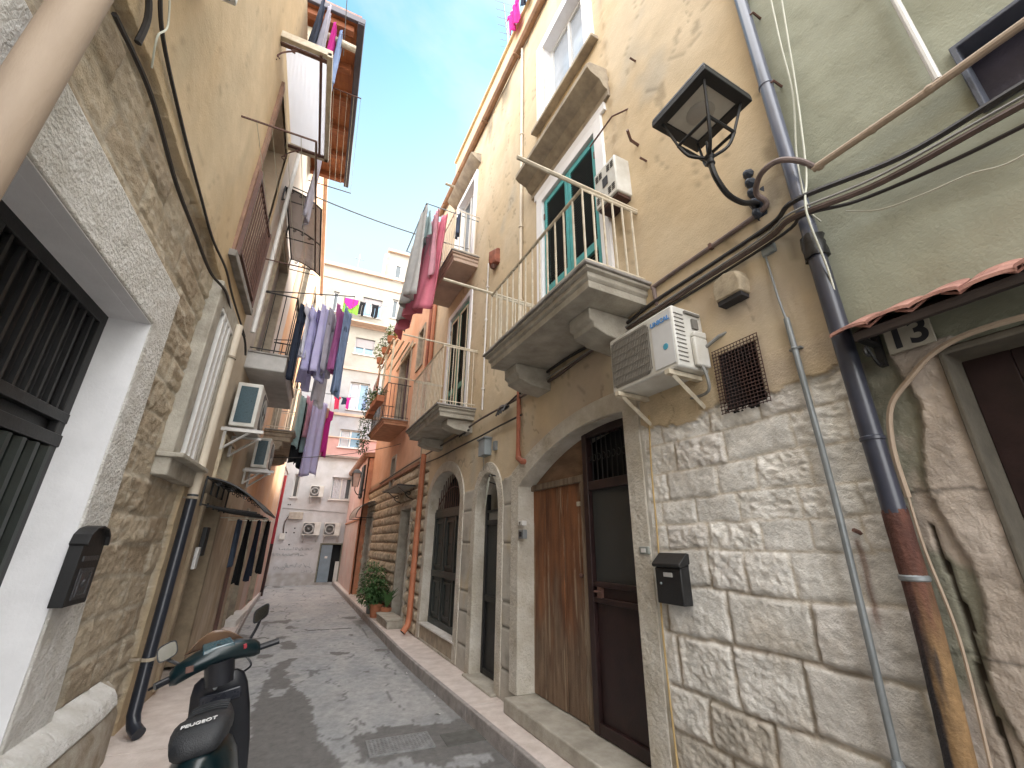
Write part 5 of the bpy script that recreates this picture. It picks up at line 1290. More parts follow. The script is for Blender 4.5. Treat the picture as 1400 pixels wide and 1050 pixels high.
# curved canopies on the left
def curved_canopy(u0, u1, z0, z1, o1, ribs, label, msheet, mfr, scroll=True):
    t = thing('door_canopy', FL((u0+u1)/2, 0, z1), label, 'canopy')
    def prof(s): return (.03+(o1-.03)*s, z0+(z1-z0)*(s*s*.9+.1*s))
    mb = MB(FL); mb.surf(lambda s, v: (u0+(u1-u0)*v, *prof(s)), 12, 6); mb.build('sheet', msheet, t, fix=False, solid=.006, smooth=180)
    mb = MB(FL)
    for u in ribs:
        mb.tube([(u, *prof(k/10)) for k in range(11)], .013, 6)
        dz = (z0-z1)*.5+.06
        mb.tube([(u, .02, z0+.02), (u, .02, z0-dz-.08)], .011, 6)
        mb.tube([(u, .02+(o1-.1)*k/8, z0-dz-.06+(z1-z0+dz+.04)*(k/8)**.8) for k in range(9)], .009, 5)
        if scroll:
            for c in (.18, .42, .64):
                cx, cz = prof(c); cz -= .05
                mb.tube([(u, cx+.028*math.cos(a)*(1-a/12), cz+.028*math.sin(a)*(1-a/12)) for a in [k*.7 for k in range(12)]], .006, 4)
    mb.tube([(u0, *prof(1)), (u1, *prof(1))], .014, 6); mb.tube([(u0, *prof(0)), (u1, *prof(0))], .014, 6)
    mb.build('frame', mfr, t)
    return t
curved_canopy(6.05, 8.0, 6.72, 6.50, .57, (6.05, 7.0, 7.98), 'smoky transparent curved canopy with black scrollwork above the white balcony', M_smoke, M_black)
curved_canopy(6.0, 7.5, 2.28, 1.93, .68, (6.0, 6.38, 6.75, 7.12, 7.5), 'black wrought iron curved canopy low on the brown wall', mat('black_sheet', (.03, .03, .032), .5, .3, 8), M_black)
t = thing('balcony_canopy', FL(4.75, .3, 7), 'white corrugated canopy sheet in a cream frame with scrolls', 'canopy')
MB(FL).surf(lambda s, v: (3.98+1.5*v, .06+.46*s, 7.05-.05*s+.006*math.sin(s*190)), 130, 2).build('sheet', M_poly, t, fix=False, smooth=180)
mb = MB(FL); mb.box(3.92, 3.98, .0, .57, 6.98, 7.08); mb.box(5.48, 5.54, .0, .57, 6.96, 7.06); mb.box(3.92, 5.54, .52, .58, 6.96, 7.03); mb.build('frame', M_cream, t, bevel=.005)
mb = MB(FL); mb.box(3.95, 5.5, .44, .47, 6.96, 6.985); mb.box(3.98, 4.02, .02, .52, 6.955, 6.98); mb.box(5.44, 5.48, .02, .52, 6.955, 6.98)
for u in (4.0, 5.46): mb.tube([(u, .03+.18*k/6, 6.75+.2*(k/6)**.6) for k in range(7)]+[(u, .21+.03*math.cos(a)-.03, 6.93+.03*math.sin(a)) for a in (1, 2, 3, 4, 5)], .010, 5); mb.tube([(u, .03+.03*math.cos(a), 6.72+.03*math.sin(a)) for a in (0, 1, 2, 3, 4, 5)], .008, 5)
mb.build('scroll_bracket', M_brn, t)

# ================================================================== drying racks and washing
def rack(fr, name, u0, u1, o1, z, label, lines=4, o_in=.15, m=M_brn, r=.010, dz=0):
    t = thing(name, fr((u0+u1)/2, 0, z), label, 'drying rack')
    for u in (u0, u1): MB(fr).tube([(u, 0, z), (u, o1, z+dz)], r, 5).build('arm', m, t)
    mb = MB(fr)
    for i in range(lines):
        o = o_in+(o1-o_in-.01)*i/max(1, lines-1); mb.tube([(u0, o, z+dz*o/o1), ((u0+u1)/2, o, z+dz*o/o1-.02), (u1, o, z+dz*o/o1)], .003, 4)
    mb.build('line', M_wcab, t)
    return t
t = rack(FL, 'drying_rack', 3.62, 5.95, .67, 5.32, 'brown drying rack reaching out below the white canopy', 5)
MB(FL).tube([(3.62, .67, 5.32), (5.95, .67, 5.32)], .010, 5).build('front_bar', M_brn, t)
rack(FL, 'drying_rack', 5.7, 8.0, .84, 8.72, 'drying rack with bare white lines under the orange eave', 5, .4)
rack(FL, 'drying_rack', 6.58, 8.4, 1.27, 5.16, 'black drying rack of the white balcony holding lilac washing', 6, .55, M_black, .009, .24)
t = rack(FR, 'drying_rack', 6.15, 7.65, 1.03, 7.32, 'grey drying rack of the top floor balcony on the right', 3, .5, mat('blue_grey_rod', (.20, .25, .28), .5, .2, 8), .010)
MB(FR).tube([(6.15, 1.03, 7.32), (7.65, 1.03, 7.32)], .009, 5).build('front_bar', mat('blue_grey_rod', (.2,.25,.28)), t)
rack(FL, 'drying_rack', 10.0, 12.0, 1.15, 4.75, 'drying rack of the brown stone balcony, farther down on the left', 4, .5, M_galv, .009)
rack(FL, 'drying_rack', 7.3, 8.1, .62, 1.90, 'small low rack with dark trousers under the black canopy', 3, .25, M_wcab, .007)
one(MB(FL).tube([(4.9, .2, 8.72), (4.95, .68, 8.75)], .05, 12), 'awning_roll', M_cream, 'rolled cream awning tube sticking out under the eave', 'awning')

def hang(fr, name, u0, u1, o, z, drop, m, label, cat='washing', group=None, shape='sheet', seed=1, folds=5, amp=.02, skew=0, taper=0, slant=0):
    r = random.Random(seed); ph = [r.uniform(0, 6.28) for _ in range(4)]
    prof = {
        'sheet': lambda t: (0, 1),
        'shirt': lambda t: (0, 1) if t < .22 else ((.16, .84)),
        'trousers': lambda t: (0, 1),
        'towel': lambda t: (.02*math.sin(t*5), 1-.03*math.sin(t*4)),
    }[shape]
    def fn(s, t):
        a, b = prof(t); x = a+(b-a)*s
        x = .5+(x-.5)*(1-taper*t)
        zz = z - drop*t*(1+.04*math.sin(6*s+ph[0])) - (.03*math.sin(PI*s) if t < .01 else 0)
        oo = o + amp*(.3+t)*math.sin(folds*s*6.28+ph[1]+1.2*t) + amp*.6*math.sin(folds*2.3*s*6.28+ph[2]) + skew*t
        oo += (x-.5)*(u1-u0)*slant
        return (u0+(u1-u0)*x+.02*math.sin(3*t+ph[3]), oo, zz)
    mb = MB(fr)
    if shape == 'trousers':
        w = (u1-u0)
        for k in range(2):
            mb.surf(lambda s, t, k=k: fn((k*.5+s*.46 + (.02 if k else 0)), t), 9, 18)
        mb.surf(lambda s, t: fn(s, t*.28), 18, 4)
    else: mb.surf(fn, 26, 22)
    obj = mb.build(name, m, None, fix=False, smooth=180, solid=.006)
    return tag(obj, label, cat, group)
F = {k: fab(k, c, c2) for k, c, c2 in (
    ('pink', (.78, .28, .36), (.70, .20, .29)), ('hotpink', (.60, .03, .30), None), ('rose', (.76, .42, .50), None), ('ivory', (.60, .60, .58), (.45, .46, .47)),
    ('aqua', (.45, .58, .58), None), ('lilac', (.68, .66, .88), (.56, .53, .80)), ('white', (.82, .82, .90), None), ('navy', (.03, .04, .07), None),
    ('black', (.012, .013, .016), None), ('plum', (.55, .18, .42), (.44, .13, .34)), ('grey', (.50, .48, .56), None), ('blue', (.30, .40, .62), None),
    ('green', (.25, .50, .06), None), ('red', (.55, .04, .10), None), ('peach', (.62, .34, .25), None), ('print', (.46, .40, .62), (.16, .12, .28)), ('denim', (.10, .13, .20), None), ('mint', (.45, .62, .60), None))}
G1 = 'washing on the black rack of the white balcony'
L1 = [  # u0,u1,o,z,drop,fabric,shape,label
 (6.64, 6.80, .56, 5.12, 1.25, 'navy', 'trousers', 'dark navy trousers hanging nearest the railing of the white balcony'),
 (6.65, 7.1, .66, 5.15, .85, 'white', 'shirt', 'pale lavender shirt, first of the pale shirts from the left wall'),
 (6.75, 7.25, .76, 5.18, 1.05, 'lilac', 'shirt', 'plain lilac shirt hanging among the left washing'),
 (6.8, 7.3, .84, 5.19, 1.10, 'print', 'shirt', 'purple patterned blouse in the middle of the left washing'),
 (6.72, 7.2, .93, 5.22, 1.2, 'lilac', 'towel', 'long lilac towel left of the plum garment'),
 (6.8, 7.25, 1.02, 5.25, 1.15, 'grey', 'trousers', 'grey trousers just left of the plum garment'),
 (6.68, 7.12, 1.12, 5.28, 1.15, 'plum', 'shirt', 'bright plum pink shirt, most colourful of the left washing'),
 (6.75, 7.1, 1.21, 5.30, 1.5, 'blue', 'trousers', 'blue trousers hanging farthest out over the alley'),
 (7.4, 7.9, .95, 5.15, 1.35, 'white', 'shirt', 'off white shirt behind the lilac washing'),
 (7.3, 7.8, .70, 5.12, 1.1, 'lilac', 'shirt', 'lilac shirt behind the pale lavender shirt')]
for i, (a, b, o, z, d_, f_, s_, lab) in enumerate(L1): hang(FL, 'garment', a, b, o, z, d_, F[f_], lab, 'garment', G1, s_, seed=i+1, amp=.03, folds=2, taper=.1, slant=.42)
G2 = 'washing in front of the brown stone balcony'
L2 = [(10.1, 10.7, .60, 4.72, 1.2, 'mint', 'sheet', 'pale mint sheet over the brown stone balcony'),
 (10.2, 10.7, .75, 4.72, .9, 'rose', 'shirt', 'rose shirt left of the long lilac towel'),
 (10.1, 10.75, .92, 4.72, 1.75, 'lilac', 'towel', 'longest lilac towel of the lower washing'),
 (10.6, 11.1, 1.0, 4.72, 1.3, 'peach', 'shirt', 'peach orange shirt half behind the long lilac towel'),
 (10.3, 10.8, .66, 4.72, 1.55, 'black', 'trousers', 'black leggings low beside the brown bracket'),
 (11.2, 11.7, .8, 4.72, 1.2, 'white', 'shirt', 'white shirt at the back of the lower washing'),
 (10.9, 11.4, 1.12, 4.72, 1.15, 'hotpink', 'shirt', 'hot pink top at the right of the lower washing')]
for i, (a, b, o, z, d_, f_, s_, lab) in enumerate(L2): hang(FL, 'garment', a, b, o, z, d_, F[f_], lab, 'garment', G2, s_, seed=i+30, amp=.03, folds=2, taper=.1, slant=.5)
G3 = 'dark washing on the low rack'
for i, (a, b, o, d_, f_, lab) in enumerate(((7.35, 7.6, .25, .62, 'denim', 'faded grey blue trousers, leftmost on the low rack'), (7.4, 7.7, .36, .85, 'black', 'long black trousers in the middle of the low rack'), (7.45, 7.75, .48, .8, 'navy', 'near black trousers right of the long black ones'), (7.5, 7.8, .60, .72, 'black', 'short black trousers, rightmost on the low rack'))):
    hang(FL, 'trousers', a, b, o, 1.89, d_, F[f_], lab, 'trousers', G3, 'trousers', seed=i+60, amp=.02, folds=2)
hang(FR, 'sheet', 6.15, 7.6, .96, 7.34, 1.85, F['ivory'], 'big ivory sheet hanging outermost from the top balcony rack', 'sheet', shape='sheet', seed=71, amp=.07, folds=3, skew=.10, slant=-.08)
hang(FR, 'sheet', 6.3, 7.1, .92, 7.36, .55, F['aqua'], 'pale aqua cloth folded over the top of the ivory sheet', 'sheet', shape='sheet', seed=72, amp=.05, folds=2)
hang(FR, 'sheet', 6.2, 7.65, .72, 7.34, 2.0, F['pink'], 'long deep pink sheet under the top floor balcony', 'sheet', shape='sheet', seed=73, amp=.08, folds=3, skew=.22, slant=.10)
hang(FR, 'sheet', 6.15, 6.85, .80, 7.35, 1.45, F['rose'], 'lighter rose cloth nearer the balcony than the pink sheet', 'sheet', shape='sheet', seed=74, amp=.035, folds=3)
hang(FR, 'garment', 6.12, 6.3, .40, 7.36, .45, F['denim'], 'small dark rag on the rail of the top balcony', 'garment', shape='towel', seed=75, amp=.03, folds=2)
hang(FF, 'flag_towel', -.42, .28, .62, 12.62, .78, F['green'], 'lime green and pink towel on the high balcony of the end block', 'towel', seed=80, amp=.01, folds=2)
fo = bpy.data.objects['flag_towel']
MB(FF).prism([(-.40, 12.6), (-.38, 12.35), (-.25, 12.2), (-.08, 12.02), (.1, 12.2), (.24, 12.38), (.26, 12.6)], .655, .662).build('pink_patch', F['hotpink'], fo)
bar = one(MB(FF).tube([(-.5, .6, 12.64), (1.8, .6, 12.64)], .012, 5), 'washing_line', M_galv, 'washing line on the high balcony of the end block', 'washing line')
for i, (a, b, lab) in enumerate(((.32, .58, 'first black trousers beside the lime green towel'), (.88, 1.20, 'second black trousers, right of the lime green towel'))):
    hang(FF, 'trousers', a, b, .6, 12.62, .75, F['black'], lab, 'trousers', 'black trousers on the high balcony', 'trousers', seed=83+i, amp=.01, folds=1)
hang(FF, 'garment', .62, .84, .6, 12.6, .6, F['aqua'], 'pale blue top between two black trousers on the high balcony', 'garment', shape='shirt', seed=88, amp=.01, folds=1)
one(MB(FF).tube([(-.2, .55, 7.72), (1.7, .5, 7.68)], .012, 5), 'washing_line', M_galv, 'washing line below the middle windows of the end block', 'washing line')
for i, (a, b, f_, d_, lab) in enumerate(((-.08, .20, 'red', .6, 'crimson garment on the line across the end block'), (.18, .50, 'navy', .35, 'navy garment next to the crimson one'), (.62, .95, 'white', .35, 'white undergarment right of the navy one'), (1.1, 1.3, 'blue', .45, 'pale blue garment at the right end of that line'), (.42, .58, 'hotpink', .55, 'pink garment half behind the navy one'))):
    hang(FF, 'garment', a, b, .52+.02*i, 7.68, d_, F[f_], lab, 'garment', 'washing across the end block', 'shirt', seed=90+i, amp=.01, folds=1)
G5 = 'washing by the flower balcony'
one(MB().tube([(.98, 10.8, 5.95), (.98, 12.6, 6.0)], .008, 5), 'washing_line', M_galv, 'washing line beside the flower balcony on the right', 'washing line')
for i, (a, b, f_, d_, lab) in enumerate(((11.3, 11.75, 'peach', .9, 'peach garment nearest beside the flower balcony'), (11.85, 12.2, 'ivory', .85, 'ivory garment behind the peach one'), (12.25, 12.55, 'rose', .9, 'rose garment farthest beside the flower balcony'))):
    hang(lambda u, o, z: Vector((.98+o, u, z)), 'garment', a, b, 0, 5.95, d_, F[f_], lab, 'garment', G5, 'shirt', seed=100+i, amp=.02, folds=2)
one(MB(FR).tube([(3.9, .1, 11.35), (5.0, .1, 11.3)], .008, 5).tube([(3.9, -.1, 10.8), (3.9, .1, 11.35)], .012, 5).tube([(5.0, -.1, 10.8), (5.0, .1, 11.3)], .012, 5), 'washing_line', M_galv, 'washing line above the roof parapet', 'washing line')
hang(FR, 'garment', 4.35, 4.85, .1, 11.3, .75, F['hotpink'], 'magenta garment high above the gutter against the sky', 'garment', shape='shirt', seed=110, amp=.03, folds=2)
hang(FR, 'garment', 4.05, 4.3, .1, 11.32, .7, F['navy'], 'dark garment beside the magenta one above the gutter', 'garment', shape='trousers', seed=111, amp=.02, folds=2)
for i, (u, f_, d_, lab) in enumerate(((4.55, 'grey', .9, 'grey cloth under the eave'), (4.75, 'hotpink', .8, 'pink and blue cloth under the eave'), (4.82, 'blue', 1.1, 'blue cloth under the eave, nearest the cream roll'), (4.45, 'navy', 1.1, 'dark cord bundle close to the wall under the eave'))):
    hang(FL, 'garment', u, u+.2, .28+.09*i if f_ != 'navy' else .2, 8.85, d_, F[f_], lab, 'garment', 'cloths under the eave', 'towel', seed=120+i, amp=.03, folds=2, taper=.3)
one(MB(FL).tube([(4.3, .5, 8.86), (5.2, .5, 8.86)], .006, 4), 'washing_line', M_galv, 'short washing line under the eave', 'washing line')
hang(FL, 'garment', 5.75, 6.1, .40, 7.6, 1.5, F['grey'], 'long grey patterned cloth hanging between the white canopy and the smoky canopy', 'garment', shape='towel', seed=131, amp=.03, folds=2)

# antenna
t = thing('tv_antenna', FR(5.2, -.1, 10.8), 'television antenna on the parapet of the yellow house', 'antenna')
MB(FR).tube([(5.3, -.1, 10.8), (5.3, -.1, 12.0)], .013, 6).build('mast', M_galv, t)
mb = MB(FR); mb.tube([(4.9, .2, 11.75), (5.7, -.3, 11.95)], .009, 5)
for k in range(7): c = Vector((4.9, .2, 11.75)).lerp(Vector((5.7, -.3, 11.95)), k/6); mb.tube([(c.x-.03, c.y-.18, c.z+.02), (c.x+.03, c.y+.18, c.z-.02)], .005, 4)
mb.build('boom', M_galv, t)
t = thing('tv_antenna', (.3, 20.4, 14.7), 'small antenna on the roof edge of the end block', 'antenna')
MB().tube([(-.05, 20.3, 14.6), (-.05, 20.3, 15.9)], .03, 5).build('mast', M_galv, t)
MB().tube([(-.4, 20.3, 15.0), (.3, 20.3, 15.05)], .025, 5).tube([(-.25, 20.3, 15.6), (.2, 20.3, 15.6)], .02, 5).build('boom', M_galv, t)
t = thing('chimney', (-.1, 20.5, 14.7), 'low cream chimney block under the antenna of the end block', 'chimney')
MB().box(-.5, .35, 20.2, 20.7, 14.74, 14.98).build('stack', mat('block_body', (.55,.5,.4)), t, bevel=.01)

# ================================================================== plants
def leaves(mb, c, rx, ry, rz, n, s, r, droop=.3):
    for _ in range(n):
        while True:
            p = Vector((r.uniform(-1, 1), r.uniform(-1, 1), r.uniform(-1, 1)))
            if p.length < 1 and (p.length > .35 or r.random() < .3): break
        k = 1+.35*noise.noise(p*2.3+Vector(c))
        q = Vector((c[0]+p.x*rx*k, c[1]+p.y*ry*k, c[2]+p.z*rz*k))
        d = Vector((p.x+r.uniform(-.6, .6), p.y+r.uniform(-.6, .6), r.uniform(-.6, .5)-droop)).normalized()
        w = d.cross(Vector((r.uniform(-.3, .3), r.uniform(-.3, .3), 1))).normalized(); L_ = s*r.uniform(.7, 1.3); u_ = w.cross(d)*.12*L_
        b = len(mb.v)
        for v in (q, q+d*L_*.45+w*L_*.28+u_, q+d*L_, q+d*L_*.45-w*L_*.28+u_): mb.v.append(v)
        mb.f.append((b, b+1, b+2, b+3))
def pot(name, x, y, z, r, h, label, lf, rz, n, s, seed, group=None, cz=None):
    t = thing(name, (x, y, z), label, 'potted plant', group)
    MB().lathe([(0, 0), (r*.68, 0), (r*.92, h*.86), (r*1.08, h*.87), (r*1.08, h), (r*.93, h), (r*.86, h*.86), (0, h*.84)], (x, y, z), 18).build('pot', M_terra, t, smooth=40)
    rr = random.Random(seed); mb = MB(); leaves(mb, (x, y, z+h+rz*.8), rz*.7, rz*.7, rz, n, s, rr); mb.build('foliage', lf, t, fix=False, smooth=0)
    mb = MB()
    for _ in range(7):
        a = rr.uniform(0, 6.28); mb.tube([(x, y, z+h*.8), (x+rz*.25*math.cos(a), y+rz*.25*math.sin(a), z+h+rz*.6), (x+rz*.5*math.cos(a), y+rz*.5*math.sin(a), z+h+rz*1.3)], .006, 4)
    mb.build('stem', M_leaf, t)
    return t
t = pot('potted_bush', 1.47, 10.45, .12, .15, .26, 'leafy green bush in a terracotta pot on the pavement', M_leaf, .31, 600, .07, 3)
rr = random.Random(9); mb = MB(); leaves(mb, (1.38, 10.75, .85), .26, .3, .38, 800, .07, rr); leaves(mb, (1.27, 10.5, .55), .22, .25, .22, 420, .07, rr); mb.build('foliage', M_leaf, t, fix=False, smooth=0)
mb = MB(); mb.lathe([(0, 0), (.16, 0), (.19, .5), (0, .5)], (1.5, 11.0, .12), 12); tag(mb.build('planter', M_galv, None), 'dark grey tub behind the leafy bush', 'planter')
rr = random.Random(10); mb = MB()
for k in range(11):
    a = rr.uniform(-.8, .8); L_ = rr.uniform(.25, .42); b = len(mb.v); x, y, z = 1.62, 10.05, .35
    pts = [(x-.02, y, z), (x+.02, y, z), (x+.02+L_*.5*math.sin(a), y-.1*abs(a), z+L_*.7), (x+L_*math.sin(a), y-.15, z+L_), (x-.02+L_*.5*math.sin(a), y-.1*abs(a), z+L_*.7)]
    for p_ in pts: mb.v.append(Vector(p_))
    mb.f.append(tuple(range(b, b+5)))
t2 = thing('potted_succulent', (1.62, 10.05, .12), 'spiky long leaved plant right of the leafy bush', 'potted plant')
mb.build('foliage', M_leaf, t2, fix=False); MB().lathe([(0, 0), (.09, 0), (.12, .22), (0, .22)], (1.62, 10.05, .12), 14).build('pot', M_terra, t2)
for i, (u, z, lf, rz, n, lab) in enumerate(((10.55, 4.85, M_leaf, .16, 130, 'planter box with green leaves on the near end of the flower balcony'), (11.2, 4.9, M_leaf2, .16, 130, 'planter box with yellow green leaves at the middle of the flower balcony'), (11.85, 4.85, M_leaf, .17, 140, 'planter box at the far end of the flower balcony'))):
    t = thing('planter_box', FR(u, .76, z), lab, 'planter', 'planter boxes on the flower balcony')
    MB(FR).box(u-.25, u+.25, .68, .86, z-.02, z+.14).build('box', M_terra, t, bevel=.01)
    mb = MB(); c = FR(u, .78, z+.24); leaves(mb, c, .14, .28, rz, n, .07, random.Random(i+20)); mb.build('foliage', lf, t, fix=False, smooth=0)
t = thing('climbing_plant', FR(12.4, .7, 4.6), 'dark trailing plant hanging off the far end of the flower balcony', 'plant')
mb = MB(); rr = random.Random(33)
for z in (4.1, 4.4, 4.8, 5.2, 5.6): leaves(mb, FR(12.35, .78, z), .16, .35, .25, 170, .07, rr)
mb.build('foliage', M_leaf, t, fix=False, smooth=0)
t = thing('plant_frame', FR(11.5, .6, 4.5), 'cream timber frame rising from the flower balcony and carrying pots', 'plant stand')
for u in (10.5, 11.5, 12.5): MB(FR).box(u-.025, u+.025, .56, .61, 5.4, 6.62).build('post', M_creamd, t)
mb = MB(FR)
for o in (.05, .2, .35, .5, .62): mb.box(10.45, 12.7, o-.02, o+.02, 6.62, 6.65)
mb.build('lattice', M_creamd, t)
for i, (u, z, lf, s, n, lab) in enumerate(((10.8, 6.76, M_leaf2, .20, 240, 'bright yellow green plant in a pot on the cream timber frame'), (11.6, 6.76, M_leaf, .24, 260, 'sparse flowering plant on the cream timber frame'), (12.4, 6.76, M_leaf2, .28, 300, 'far light green plant on the cream timber frame'))):
    t = thing('potted_plant', FR(u, .62, z), lab, 'potted plant')
    c = FR(u, .62, z-.10); MB().lathe([(0, 0), (.09, 0), (.12, .17), (0, .17)], (c.x, c.y, c.z), 12).build('pot', M_terra, t)
    mb = MB(); leaves(mb, (c.x, c.y, c.z+.17+s*.8), s*.8, s, s, n, .06, random.Random(40+i)); mb.build('foliage', lf, t, fix=False, smooth=0)

# ================================================================== covers, steps, litter
t = tag(None or MB().box(.68, 1.22, 4.28, 4.60, -.02, .012).build('drain_cover', M_iron, None, bevel=.004), 'patterned rectangular iron drain cover in the damp asphalt', 'drain cover')
mb = MB()
for i in range(16):
    for j in range(9): x = .70+i*.0325; y = 4.295+j*.0335; mb.box(x, x+.018, y, y+.018, .0125, .017)
mb.build('tread_pattern', M_iron, t, smooth=0)
t = tag(MB().box(1.31, 1.66, 4.24, 4.50, -.02, .008).build('drain_cover', mat('dark_cover', (.11, .108, .10), .8, .3, 9, bump=.6), None, bevel=.004), 'plain square cover beside the kerb, right of the patterned one', 'drain cover')
t = tag(MB().lathe([(0, .007), (.09, .007), (.10, .003), (.10, -.02)], (.03, 6.9, .0), 20).build('valve_cover', M_iron, None), 'small round valve cover in the asphalt', 'drain cover')
r_ = random.Random(77)
for i, (x, y, lab) in enumerate(((1.42, 4.98, 'white paper scrap nearest the drain cover'), (1.52, 5.5, 'tiny paper scrap by the kerb, middle one'), (1.40, 6.5, 'tiny paper scrap by the kerb, farthest one'), (1.20, 5.9, 'pale scrap lying in the middle of the dry asphalt'))):
    mb = MB(); a = r_.uniform(0, 3); c_, s_ = math.cos(a), math.sin(a)
    L_ = (.05, .02, .022, .015)[i]
    mb.surf(lambda s, t: (x+(s-.5)*L_*c_-(t-.5)*L_*.6*s_, y+(s-.5)*L_*s_+(t-.5)*L_*.6*c_, .008+.012*math.sin(s*4)*t), 4, 4)
    one(mb, 'paper_scrap', M_wpip, lab, 'litter', fix=False, solid=.001)
t = one(MB().box(-1.25, -1.05, 10.2, 11.6, .10, .22), 'stone_step', M_white, 'whitewashed steps at the foot of the left wall far down', 'step', bevel=.012)

# ================================================================== scooter
def build_scooter():
    th = R(-11); yawv = R(2)
    M = Matrix.Translation((-.235, 2.97, 0)) @ Matrix.Rotation(yawv, 4, 'Z') @ Matrix.Rotation(th, 4, 'Y')
    f = lambda x, y, z: M @ Vector((x*.74+.045, y, z))
    MH = M @ Matrix.Translation((0, .40, .95)) @ Matrix.Rotation(R(16), 4, 'Z') @ Matrix.Translation((0, -.40, -.95))
    fh = lambda x, y, z: MH @ Vector((x*.70+.02, y, z))
    t = thing('scooter', (-.235, 2.97, 0), 'dark teal motor scooter parked on its stand beside the stone house', 'scooter')
    M_teal2 = mat('dark_teal_plastic', (.003, .014, .018), .3, .3, 4, bump=.0, coat=.2)
    M_bp = mat('black_scooter_plastic', (.012, .013, .018), .35, .3, 6, bump=.05, coat=.15)
    M_seat = mat('black_vinyl_seat', (.022, .024, .028), .5, .25, 20, bump=.35, bs=180)
    M_tyre = mat('tyre_rubber', (.018, .018, .018), .85, .2, 30, bump=.4)
    M_mir = mat('mirror_glass', (.22, .21, .19), .12, .0, 1, bump=0, metal=1)
    M_scr = mat('brown_smoked_screen', (.20, .12, .075), .2, .2, 3, bump=0, alpha=.85)
    g_ = lambda x, y, z: f(x*.98, .13+(y-.13)*.52 if y < .13 else y, z)
    def oval(hx, hy, x0, y0, z, n=16, p=2.6):
        out = []
        for k in range(n):
            a = 2*PI*k/n; c, s = math.cos(a), math.sin(a)
            out.append((x0+hx*math.copysign(abs(c)**(2/p), c), y0+hy*math.copysign(abs(s)**(2/p), s), z))
        return out
    # rear body (lofted along y): sections in xz
    def xz(y, hx, zc, hz, n=16, p=2.8, flat=0):
        out = []
        for k in range(n):
            a = 2*PI*k/n; c, s = math.cos(a), math.sin(a)
            out.append((hx*math.copysign(abs(c)**(2/p), c), y, zc+hz*math.copysign(abs(s)**(2/p), s)))
        return out
    MB(g_).loft([xz(-.86, .03, .66, .03), xz(-.80, .10, .64, .09), xz(-.62, .17, .57, .17), xz(-.35, .19, .53, .20), xz(-.10, .18, .50, .21), xz(.02, .14, .48, .20), xz(.08, .11, .42, .12)]).build('rear_fairing', M_teal2, t, smooth=60)
    st = MB(g_).loft([xz(-.80, .06, .755, .02), xz(-.76, .13, .765, .045), xz(-.55, .160, .775, .06), xz(-.36, .165, .775, .055), xz(-.28, .16, .755, .05), xz(-.10, .15, .755, .055), xz(.03, .125, .765, .055), xz(.10, .085, .755, .04), xz(.13, .04, .745, .02)]).build('seat', M_seat, t, smooth=60)
    mb = MB(g_)
    for y in (-.18, -.12, -.06, 0, .05): mb.tube([(-.115, y, .803), (-.06, y+.003, .812), (0, y+.004, .814), (.06, y+.003, .812), (.115, y, .803)], .004, 5)
    mb.build('seat_piping', M_seat, st)
    off = M @ Vector((0, -.715, .832)); 
    text(t, 'seat_lettering', 'PEUGEOT', mat('white_print', (.6, .6, .6), .6, 0, 4, bump=0), M @ Vector((.045, -.262, .834)), (M.to_3x3() @ Vector((1, 0, 0))), (M.to_3x3() @ Vector((0, 1, .24))), .031, .0012, .0006)
    # footboard and leg shield
    MB(f).loft([[(-.17, y, z-.05), (.17, y, z-.05), (.19, y, z), (-.19, y, z)] for y, z in ((-.02, .34), (.1, .31), (.35, .31), (.42, .36))]).build('footboard', M_bp, t, bevel=.01)
    secs = []
    for z, hx, yc, hy in ((.30, .15, .42, .05), (.36, .19, .42, .07), (.5, .205, .42, .075), (.68, .205, .40, .075), (.80, .19, .385, .07), (.86, .165, .375, .06), (.885, .12, .37, .04)):
        secs.append([(hx*math.sin(a), yc+hy*math.cos(a)*(1 if math.cos(a) > 0 else .55), z) for a in [2*PI*k/18 for k in range(18)]])
    ls = MB(f).loft(secs).build('leg_shield', M_bp, t, smooth=60, bevel=.006)
    mb = MB(f); mb.box(-.12, .15, .322, .335, .74, .80); mb.build('glove_box', mat('black_scooter_gloss', (.02, .022, .03), .25, .2, 5, bump=0), ls, bevel=.01)
    MB(f).lathe([(.016, 0), (.012, -.012), (.004, -.014)], (-.02, .325, .83), 12, 'o').build('ignition_lock', M_galv, ls)
    MB(f).loft([[(-.10, y0, .55-.0), (.10, y0, .55), (.08, y0+.02, .80), (-.08, y0+.02, .80)] for y0 in (.48, .56)]).build('front_cover', M_teal2, t, bevel=.02)
    # steering column + handlebar cover
    MB(f).tube([(0, .37, .84), (0, .36, .96)], .075, 14).build('column_cover', M_bp, t)
    hs = []
    for x, hy, z, hz in ((-.31, .03, .935, .035), (-.27, .05, .945, .05), (-.15, .075, .975, .055), (0, .085, .995, .055), (.15, .075, .985, .055), (.27, .05, .965, .05), (.31, .03, .955, .035)):
        hs.append([(x, .36+hy*math.cos(a), z+hz*math.sin(a)) for a in [2*PI*k/12 for k in range(12)]])
    hb = MB(fh).loft(hs).build('handlebar_cover', M_teal2, t, smooth=60)
    MB(fh).loft([[(-.11, .30, 1.035), (.11, .30, 1.035), (.10, .38, 1.06), (-.10, .38, 1.06)], [(-.115, .295, 1.01), (.115, .295, 1.01), (.105, .39, 1.03), (-.105, .39, 1.03)]]).build('instrument_panel', mat('instrument_glass', (.03, .07, .09), .08, .2, 3, bump=0, spec=1), hb, bevel=.006)
    MB(fh).box(.17, .195, .285, .30, .985, 1.01).build('red_switch', M_red, hb, bevel=.003)
    mb = MB(fh); mb.box(-.22, -.17, .29, .30, .95, .98); mb.build('indicator_switch', M_brn, hb)
